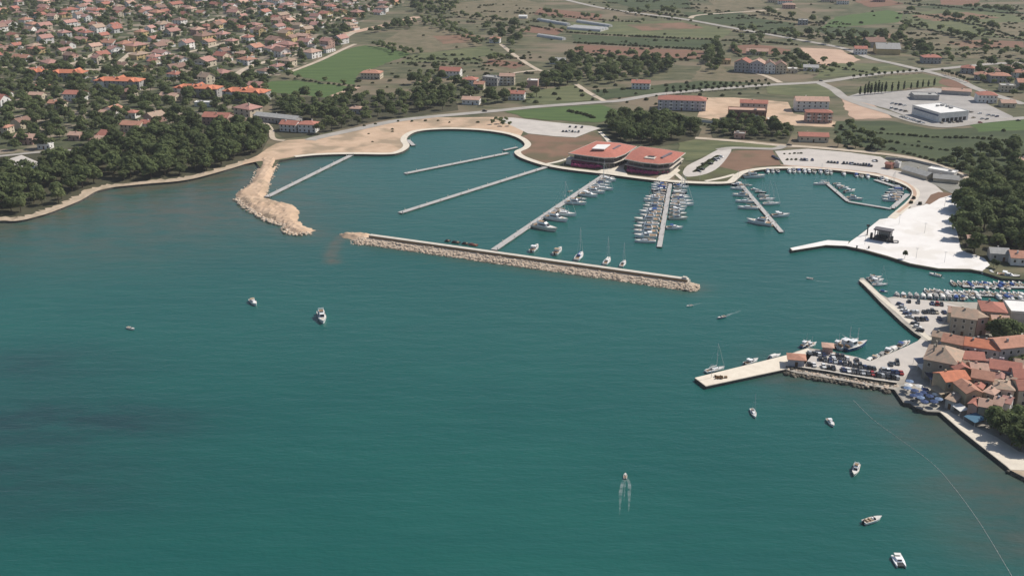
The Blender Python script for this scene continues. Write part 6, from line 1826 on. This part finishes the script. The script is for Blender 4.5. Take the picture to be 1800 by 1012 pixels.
# the smallest and farthest ones, as one mass per foliage
for kind, mat in (('pine', L_PINE), ('broad', L_BROAD), ('bush', L_BUSH)):
    tm = [ch.data for r in TP[kind] for ch in r.children if ch.name.startswith("crown")]
    V, Fc, nv = [], [], 0
    arrs = []
    for me in tm:
        co = np.empty(len(me.vertices) * 3, dtype=np.float64)
        me.vertices.foreach_get("co", co)
        arrs.append((co.reshape(-1, 3), [tuple(p.vertices) for p in me.polygons]))
    sel = [q for q in rest if q[0] == kind]
    for (k, x, y, s) in sel:
        co, ps = random.choice(arrs)
        th = random.uniform(0, 6.28)
        cs, sn = math.cos(th), math.sin(th)
        q = np.stack([(co[:, 0] * cs - co[:, 1] * sn) * s + x, (co[:, 0] * sn + co[:, 1] * cs) * s + y, co[:, 2] * s + LZ], 1)
        V.append(q)
        Fc += [tuple(i + nv for i in f) for f in ps]
        nv += len(co)
    if not V:
        continue
    me = bpy.data.meshes.new("distant_trees" if kind != 'bush' else "distant_bushes")
    me.from_pydata(np.concatenate(V).tolist(), [], Fc)
    me.materials.append(mat)
    o = bpy.data.objects.new(me.name, me)
    COL.objects.link(o)
    o['kind'] = 'stuff'
    o['label'] = {'pine': "far mass of small dark pines across the town and plain", 'broad': "far mass of small garden trees across the town and plain", 'bush': "far scatter of small bushes over the upper fields"}[kind]
    o['category'] = "vegetation"
# ================================================================ CARS
m_tyre = M("tyre_rubber", (0.02, 0.02, 0.02), rough=.9)
CARC = {'white': (0.75, 0.75, 0.74), 'silver': (0.42, 0.43, 0.44), 'dark grey': (0.06, 0.062, 0.066), 'black': (0.018, 0.018, 0.02), 'dark blue': (0.02, 0.035, 0.10), 'red': (0.32, 0.025, 0.02), 'beige': (0.42, 0.36, 0.27)}
CM = {k: M(k.replace(' ', '_') + "_car_paint", v, rough=.3, spec=.5) for k, v in CARC.items()}
def car_proto(name, L, W, H, tail):
    r = proto(name)
    h0 = .3
    prof = [(-L / 2, h0), (L / 2, h0), (L / 2 + .02, .62), (L / 2 - .25, .86), (L * .2, .98), (-L * .36 if tail else -L * .48, .98), (-L / 2, .92)]
    MB().yprism(prof, -W / 2, W / 2).build("body", CM['white'], r)
    x0 = -L * .47 if not tail else -L * .3
    gl = coach(x0, L * .2, W / 2 - .04, W / 2 - .04, .98, H - .12, .75, .25 if not tail else .5, .13).build("window", m_win, r)
    rx0, rx1 = x0 + (.28 if not tail else .52), L * .2 - .72
    MB().box(rx0, rx1, -W / 2 + .17, W / 2 - .17, H - .115, H, .03).build("roof_panel", CM['white'], r)
    wh = MB().tube((0, -.1, 0), (0, .1, 0), .31, n=10).mesh("wheel", m_tyre)
    for sx in (-L * .3, L * .31):
        for sy in (-1, 1):
            put("wheel", wh, r, (sx, sy * (W / 2 - .07), .31))
    for sy in (-1, 1):
        MB().box(L / 2 - .12, L / 2 + .03, sy * W * .33 - .18, sy * W * .33 + .18, .64, .78).build("headlight", m_frame, r)
    PROTOS.append(r)
    return r
CP_ = [('hatchback', car_proto("parked_car", 4.0, 1.72, 1.46, False)), ('saloon', car_proto("parked_car", 4.5, 1.76, 1.44, True)), ('van', car_proto("parked_car", 4.7, 1.85, 1.95, False))]
random.seed(17)
def car(x, y, rz, where, group, col=None, kind=None):
    n, r = CP_[kind if kind is not None else random.choice([0, 0, 0, 1, 1, 2])]
    c = col or random.choice(['white', 'silver', 'silver', 'dark grey', 'dark grey', 'black', 'black', 'dark blue', 'silver', 'white', 'beige'])
    o = dup(r, {'body': CM[c], 'roof_panel': CM[c]})
    o.location = (x, y, LZ + .36 if False else CARZ)
    o.rotation_euler = (0, 0, rz)
    o.scale = (.84, .84, .84)
    tag(o, "%s %s %s" % (c, n, where), "car" if n != 'van' else "van", group)
CARZ = LZ + .17
def carrow(a, c, n, where, group, ang=90, skip=.0, z=None, cols=None, step=None):
    global CARZ
    CARZ = z if z is not None else LZ + .17
    pa, pc = P(*a, LZ), P(*c, LZ)
    d = pc - pa
    if step:
        n = max(2, int(d.length / step) + 1)
    th = math.atan2(d.y, d.x)
    for i in range(n):
        if random.random() < skip:
            continue
        p = pa.lerp(pc, i / max(1, n - 1))
        car(p.x, p.y, th + R(ang) + R(random.uniform(-3, 3)) + (math.pi if random.random() < .4 else 0), where, group, random.choice(cols) if cols else None)
DK = ['dark grey', 'black', 'dark blue', 'black', 'silver', 'dark grey', 'black', 'dark grey', 'white', 'dark blue', 'red']
G = "cars parked on the mole"
z = LZ + .06
carrow((1423, 621), (1506, 634), 11, "in the back row on the mole", G, 108, .2, z, DK)
carrow((1442, 632), (1512, 645), 9, "in the left half of the middle row on the mole", G, 108, .1, z, DK + ['white', 'beige'])
carrow((1520, 646), (1592, 658), 10, "in the right half of the middle row on the mole", G, 108, .1, z, DK)
carrow((1422, 641), (1500, 654), 10, "in the left half of the seaward row on the mole", G, 108, .2, z, DK + ['white'])
carrow((1508, 655), (1577, 665), 9, "in the right half of the seaward row on the mole", G, 108, .2, z, DK)
carrow((1566, 641), (1577, 639), 2, "parked alone at the old town end of the mole", G, 60, 0, z, ['dark grey'])
G = "cars parked on the town quay"
z = LZ + .06
carrow((1582, 536), (1622, 588), 10, "in the slanting row along the outer town mole", G, 60, .1, z, DK)
carrow((1590, 530), (1655, 536), 9, "in the row along the town harbour quay", G, 90, .2, z, DK)
carrow((1604, 549), (1660, 550), 9, "in the middle row of the town quay car park", G, 90, .2, z)
carrow((1612, 562), (1652, 562), 6, "in the inner row of the town quay car park", G, 90, .2, z)
G = "cars in the big marina car park"
z = LZ + .15
carrow((1404, 282), (1428, 282.5), 6, "in the left part of the big marina car park", G, 90, .1, z, DK)
carrow((1456, 286), (1494, 289), 8, "in the middle of the big marina car park row", G, 90, .2, z, DK)
carrow((1498, 289.5), (1532, 293), 8, "at the right end of the big marina car park row", G, 90, .05, z, DK + ['white', 'silver'])
carrow((1536, 284), (1540, 284), 2, "standing alone in the upper part of the big marina car park", G, 90, .4, z, DK)
G = "cars in the small marina car park"
carrow((1229, 302), (1268, 277), 9, "beside the planted island of the small marina car park", G, 70, .25, LZ + .25, DK)
carrow((1360, 277), (1366, 281), 3, "at the left corner of the big marina car park", G, 30, 0, LZ + .15, ['dark blue', 'black', 'dark grey'])
G = "cars in the car park left of the marina building"
carrow((1002, 224), (1023, 225), 3, "in the upper row left of the marina building", G, 90, 0, LZ + .15, DK)
carrow((990, 232), (1017, 233), 6, "in the lower row left of the marina building", G, 90, .1, LZ + .15, DK)
G = "cars in the supermarket car park"
z = LZ + .16
carrow((1568, 183), (1598, 188), 5, "in the upper left supermarket row", G, 80, .15, z)
carrow((1560, 190), (1592, 197), 5, "in the lower left supermarket row", G, 80, .15, z)
carrow((1700, 197), (1752, 206), 8, "in the upper right supermarket row", G, 70, .2, z)
carrow((1696, 206), (1742, 212), 7, "in the lower right supermarket row", G, 70, .2, z)
carrow((1655, 217), (1690, 215), 6, "in front of the supermarket entrance", G, 80, .2, z)
carrow((1585, 206.5), (1622, 217.5), 9, "in the row along the front road of the supermarket", G, 80, .1, z, ['white', 'white', 'silver', 'beige'])
carrow((1700, 218), (1790, 213), 9, "along the roadside right of the supermarket", G, 5, .3, z, DK)
carrow((1600, 168), (1640, 168), 5, "behind the supermarket's upper shed", G, 85, .3, z)
CARZ = LZ + .28
p = P(852, 197, LZ)
car(p.x, p.y, R(15), "driving on the main road above the round basin", None, 'black', 2)
p = P(1443, 143.5, LZ)
car(p.x, p.y, R(-20), "driving at the road fork above the striped-roof house", None, 'dark grey', 0)
p = P(1387, 256.6, LZ)
car(p.x, p.y, R(-8), "on the marina back road above the big car park", None, 'black', 1)

# ================================================================ PLAZA, TERRACE AND OTHER THINGS
m_steel = M("dark_truss", (0.055, 0.05, 0.06), rough=.5)
m_canv = M("stage_roof_canvas", (0.16, 0.15, 0.16), (0.12, 0.115, 0.12), scale=.8, rough=.8)
a, c = P(1536, 421.5, LZ), P(1562, 426, LZ)
d = c - a
st = thing("open_air_stage", "open-air stage with black deck and truss roof on the white plaza", "stage", (a.x, a.y, LZ + .17), math.atan2(d.y, d.x))
Ls = d.xy.length
MB().box(-.5, Ls + .8, -.6, 6.2, 0, 1.1).build("stage_deck", m_dark, st)
for x in (0.2, Ls - .2):
    for y in (0.0, 5.6):
        MB().box(x - .22, x + .22, y - .22, y + .22, 1.11, 5.6).build("tower", m_steel, st)
MB().xprism([(-.8, 5.62), (6.2, 5.3), (6.2, 5.6), (2.6, 6.4), (-.8, 5.95)], -.6, Ls + .8).build("roof_canopy", m_canv, st)
MB().box(-.6, Ls + .8, -.95, -.82, 5.5, 6.2).build("front_beam", m_steel, st)
MB().box(.6, Ls - .6, 5.5, 5.6, 1.12, 4.6).build("backdrop", m_grey_c, st)
MB().box(1.6, Ls - 2.2, 2.6, 4.4, 1.12, 2.0, .1).build("drum_riser", m_dark, st)
for x in (-1.6, Ls + 1.4):
    MB().box(x - .6, x + .6, -.3, .9, .0, 3.4, .05).build("speaker_stack", m_black, st)
p = P(1524, 414, LZ)
t = thing("light_tower", "dark lighting tower left of the stage on the white plaza", "light tower", (p.x, p.y, LZ + .17))
MB().box(-.25, .25, -.25, .25, 0, 5.2).build("mast", m_steel, t)
MB().box(-.8, .8, -.3, .3, 5.21, 6.0).build("lamp_bar", m_dark, t)
p = P(1574, 427, LZ)
t = thing("mixing_desk_tent", "small dark mixing desk right of the stage", "tent", (p.x, p.y, LZ + .17))
MB().box(-1.5, 1.5, -.9, .9, .9, 1.2, .1).build("desk", m_grey_c, t)
for x in (-1.3, 1.3):
    MB().box(x - .1, x + .1, -.7, .7, 0, .9).build("leg", m_steel, t)
for a_, b_, lab in ((1506, 436, "dark bollard at the left corner of the plaza"), (1527, 437, "dark bollard on the plaza edge below the stage")):
    p = P(a_, b_, LZ)
    t = thing("bollard", lab, "bollard", (p.x, p.y, LZ + .17))
    MB().tube((0, 0, 0), (0, 0, .9), .38, .3, 10).build("post", m_dark, t)
    MB().tube((0, 0, .9), (0, 0, 1.15), .5, .45, 10).build("cap", m_dark, t)
for a_, b_, lab in ((1601, 358, "dark round planter nearest the right basin corner"), (1617, 360, "dark round planter at the tip of the brown wedge"), (1606, 350, "smaller dark planter above the pair by the plaza")):
    p = P(a_, b_, LZ)
    t = thing("planter", lab, "planter", (p.x, p.y, LZ + .17), 0, "planters between plaza and basin")
    MB().tube((0, 0, 0), (0, 0, .8), 1.1, 1.3, 12).build("tub", m_dark, t)
    mb = MB()
    for _ in range(14):
        mb.rock((random.uniform(-.8, .8), random.uniform(-.8, .8), random.uniform(.9, 1.5)), random.uniform(.3, .5))
    mb.build("shrub", L_BUSH, t, fix=False)
# lamp posts of the plaza and promenade
lp = proto("street_lamp")
MB().tube((0, 0, 0), (0, 0, 5.4), .09, .06, 8).build("post", m_metal, lp)
MB().box(-.7, .7, -.12, .12, 5.4, 5.55, .03).build("lamp_head", m_metal, lp)
PROTOS.append(lp)
for a_, b_, lab in ((1520, 430, "slim street lamp below the stage on the white plaza"), (1625, 410, "slim street lamp in the middle of the white plaza"), (1610, 455, "slim street lamp near the plaza's sea edge"), (1660, 462, "slim street lamp near the right end of the plaza edge"), (1580, 395, "slim street lamp near the basin side of the plaza"),
                    (1660, 364, "slim street lamp by the brown wedge on the plaza"), (990, 293, "slim street lamp on the promenade left of the marina building"), (1230, 318, "slim street lamp on the promenade below the small car park"), (1250, 664, "slim street lamp at the tip of the stone pier")):
    o = dup(lp)
    p = P(a_, b_, LZ)
    o.location = (p.x, p.y, LZ + .17)
    tag(o, lab, "street lamp", "street lamps by the water")

# ---- restaurant terrace of the old town
pts = [P(a_, b_, LZ) for a_, b_ in [(1573, 684), (1580, 678), (1594, 674), (1622, 690), (1650, 704), (1656, 716), (1652, 723), (1630, 722.5), (1612, 716), (1600, 708.5), (1589, 706)]]
mb = MB().add([(p.x, p.y, LZ + .09) for p in pts], [tuple(range(len(pts)))])
o = mb.build("terrace", m_quay, fix=False)
if o.data.polygons[0].normal.z < 0:
    o.data.flip_normals()
struct(o)
par = proto("parasol")
MB().tube((0, 0, 0), (0, 0, 2.7), .05, n=6).build("pole", m_alu, par)
cv = [(1.55 * math.cos(k * math.pi / 4), 1.55 * math.sin(k * math.pi / 4), 2.3) for k in range(8)]
MB().add(cv + [(0, 0, 2.95)], [(k, (k + 1) % 8, 8) for k in range(8)]).build("canopy", m_blue, par)
MB().tube((0, 0, 0), (0, 0, .12), .4, n=8).build("base", m_dark, par)
PROTOS.append(par)
m_dblue = M("faded_navy_canvas", (0.045, 0.075, 0.17), rough=.85)
m_lblue = M("light_blue_canvas", (0.17, 0.24, 0.37), rough=.85)
random.seed(3)
k = 0
for (x, y) in scatter([(1596, 678), (1624, 693), (1652, 706), (1652, 716), (1630, 718), (1612, 711), (1600, 703), (1592, 690)], 2.6, 26):
    o = dup(par, {'canopy': [m_dblue, m_dblue, m_lblue, m_white_c][k % 4]})
    o.location = (x, y, LZ + .1)
    o.rotation_euler = (0, 0, random.uniform(0, 1))
    tag(o, ["dark blue", "dark blue", "light blue", "white"][k % 4] + " parasol on the round restaurant terrace by the sea", "parasol", "parasols of the restaurant terrace", share=False)
    k += 1
def awning(label, pl, pr, D, h, mat, slope=.4, group=None):
    a_, c_ = P(*pl, LZ), P(*pr, LZ)
    d_ = c_ - a_
    L_ = d_.xy.length
    t = thing("awning", label, "awning", (a_.x, a_.y, LZ + .06), math.atan2(d_.y, d_.x), group)
    MB().xprism([(0, h - slope), (D, h), (D, h + .1), (0, h - slope + .1)], 0, L_).build("canvas", mat, t)
    for x in (.1, L_ - .1):
        for y in (.15, D - .15):
            MB().tube((x, y, 0), (x, y, h - slope * (1 - y / D)), .06, n=6).build("post", m_alu, t)
G = "awnings along the old town waterfront"
awning("white rectangular awning beside the shaded front of the big hipped building", (1610, 651), (1622, 664), 4.2, 3.0, m_white_c, group=G)
awning("grey-brown flat canopy above the blue parasols", (1628, 694), (1652, 708), 7.5, 3.4, m_tan_c, .1, group=G)
awning("white awning on the promenade right of the round terrace", (1670, 722), (1686, 734), 3.6, 2.8, m_white_c, group=G)
awning("small white awning in the alley above the promenade", (1690, 714), (1700, 722), 2.6, 3.0, m_white_c, group=G)
awning("steel-blue awning at the start of the stone promenade", (1692, 742), (1712, 754), 5.5, 2.8, M("steel_blue_canvas", (0.07, 0.16, 0.24), rough=.85), group=G)
awning("navy awning above the white one beside the big hipped building", (1604, 640), (1612, 650), 5.5, 3.0, m_navy, group=G)
awning("navy awning below the white one beside the big hipped building", (1623, 665), (1634, 678), 5.5, 3.0, m_navy, group=G)
awning("dark blue awning in front of the narrow alley houses", (1670, 706), (1690, 716), 3.0, 2.8, m_navy, group=G)
# ---- pile of things on the stone pier, crates on the breakwater
p = P(1262, 664, LZ)
t = thing("net_pile", "brown pile of fishing nets lying on the stone pier", "fishing nets", (p.x, p.y, LZ + .06))
mb = MB()
for _ in range(26):
    mb.rock((random.uniform(-1.8, 1.8), random.uniform(-1.2, 1.2), random.uniform(.1, .5)), random.uniform(.3, .6))
mb.build("net", M("brown_net", (0.16, 0.09, 0.04), (0.10, 0.06, 0.03), scale=1.5, rough=.95), t, fix=False)
MB().box(2.4, 3.6, -.4, .4, 0, .8, .05).build("crate", m_teak, t)
for a_, c_, lab, mt in (((781, 425), (789, 426), "short dark work raft tied behind the breakwater, left one", m_dark), ((793, 427), (806, 429), "long dark work raft tied behind the breakwater, middle one", m_dark), ((811, 429.5), (821, 431), "black work raft tied behind the breakwater, right of the long one", m_black), ((823, 431.5), (837, 433.5), "low reddish raft at the right end of the work rafts", M("rust_red", (0.16, 0.06, 0.05), rough=.9))):
    q, w = P(*a_), P(*c_)
    d_ = w - q
    t = thing("work_raft", lab, "raft", (q.x, q.y, 0), math.atan2(d_.y, d_.x), "work rafts behind the breakwater")
    t.location.y += .2
    L_ = d_.xy.length
    MB().box(0, L_, 0, 2.6, -.3, .45).build("pontoon", mt, t)
    MB().box(.4, L_ * .55, .4, 1.9, .451, 1.0, .15).build("gear_stack", mt, t)
    MB().box(L_ * .62, L_ * .85, .6, 1.8, .451, .8, .1).build("gear_box", m_teak, t)
# ---- low walls
def wall(label, px, h, w, mat, group=None, z=LZ):
    pts = [P(a_, b_, LZ) for a_, b_ in px]
    ns = normals2(pts)
    t = thing("wall", label, "wall", (pts[0].x, pts[0].y, z), 0, group)
    o0 = Vector((pts[0].x, pts[0].y, 0))
    secs = []
    cs = []
    for p_, n_ in zip(pts, ns):
        q = Vector((p_.x, p_.y, 0)) - o0
        secs.append([(q.x - n_.x * w / 2, q.y - n_.y * w / 2, 0), (q.x + n_.x * w / 2, q.y + n_.y * w / 2, 0), (q.x + n_.x * w / 2, q.y + n_.y * w / 2, h), (q.x - n_.x * w / 2, q.y - n_.y * w / 2, h)])
        w2 = w * .62
        cs.append([(q.x - n_.x * w2, q.y - n_.y * w2, h + .002), (q.x + n_.x * w2, q.y + n_.y * w2, h + .002), (q.x + n_.x * w2, q.y + n_.y * w2, h + .18), (q.x - n_.x * w2, q.y - n_.y * w2, h + .18)])
    MB().loft(secs, close=True).build("wall_body", mat, t)
    MB().loft(cs, close=True).build("coping", m_conc, t)
wall("long low sea wall along the seaward edge of the car park mole", [(1402, 648), (1450, 655), (1500, 664), (1540, 671), (1576, 676)], .9, .6, m_qwall, z=LZ + .05)
wall("white garden wall stepping down below the long apartment house", [(1158, 197), (1176, 201), (1190, 205)], 2.0, .4, W_WHITE)
wall("pale wall below the building site with gaps in shade", [(1206, 210), (1236, 215), (1262, 218)], 1.8, .4, W_WHITE)
wall("bright stair wall descending from the building site", [(1350, 210), (1354, 216), (1359, 222)], 1.6, 2.2, W_YELL)
wall("long boundary wall at the back of the boat yard", [(1556, 280), (1604, 284), (1650, 295), (1694, 313)], 1.6, .4, W_GREY)

# ================================================================ AIR
hz = MB().box(-6800, 6800, -2500, 9800, -2.6, CAM_H + 12).build("haze", None)
hm = bpy.data.materials.new("haze_air")
hm.use_nodes = True
hn = hm.node_tree
hn.nodes.remove(hn.nodes["Principled BSDF"])
pv = hn.nodes.new("ShaderNodeVolumePrincipled")
pv.inputs["Color"].default_value = (0.93, 0.95, 1.0, 1)
pv.inputs["Density"].default_value = 0.000065
hn.links.new(pv.outputs[0], hn.nodes["Material Output"].inputs["Volume"])
hz.data.materials.append(hm)
struct(hz, 'stuff')

# ================================================================ TELLING TWINS APART
drop_protos()
bpy.context.view_layer.update()
NUM = ["zero", "one", "two", "three", "four", "five", "six", "seven", "eight", "nine", "ten", "eleven", "twelve", "thirteen", "fourteen"]
ORD = ["first", "second", "third", "fourth", "fifth", "sixth", "seventh", "eighth", "ninth", "tenth", "eleventh", "twelfth"]
groups = {}
for o, share in TOP:
    if not share and o.get('label'):
        groups.setdefault(o['label'], []).append(o)
for lab, os_ in groups.items():
    if len(os_) < 2:
        continue
    pr = [proj(*o.location) for o in os_]
    dx = max(p[0] for p in pr) - min(p[0] for p in pr)
    dy = max(p[1] for p in pr) - min(p[1] for p in pr)
    hor = dx >= dy
    idx = sorted(range(len(os_)), key=lambda i: pr[i][0] if hor else pr[i][1])
    n = len(os_)
    for r_, i in enumerate(idx):
        w = ("leftmost" if hor else "farthest") if r_ == 0 else ("rightmost" if hor else "nearest") if r_ == n - 1 else ("%s from left" % ORD[r_] if hor else "%s farthest" % ORD[r_])
        os_[i]['label'] = "%s, %s" % (lab, w)
long_ = [o['label'] for o, s in TOP if o.get('label') and len(o['label'].replace('-', ' ').split()) > 16]
print("LONG", long_)
print("THINGS", len(TOP), "too long:", len(long_), long_[:6])
print("OBJECTS", len(bpy.data.objects))
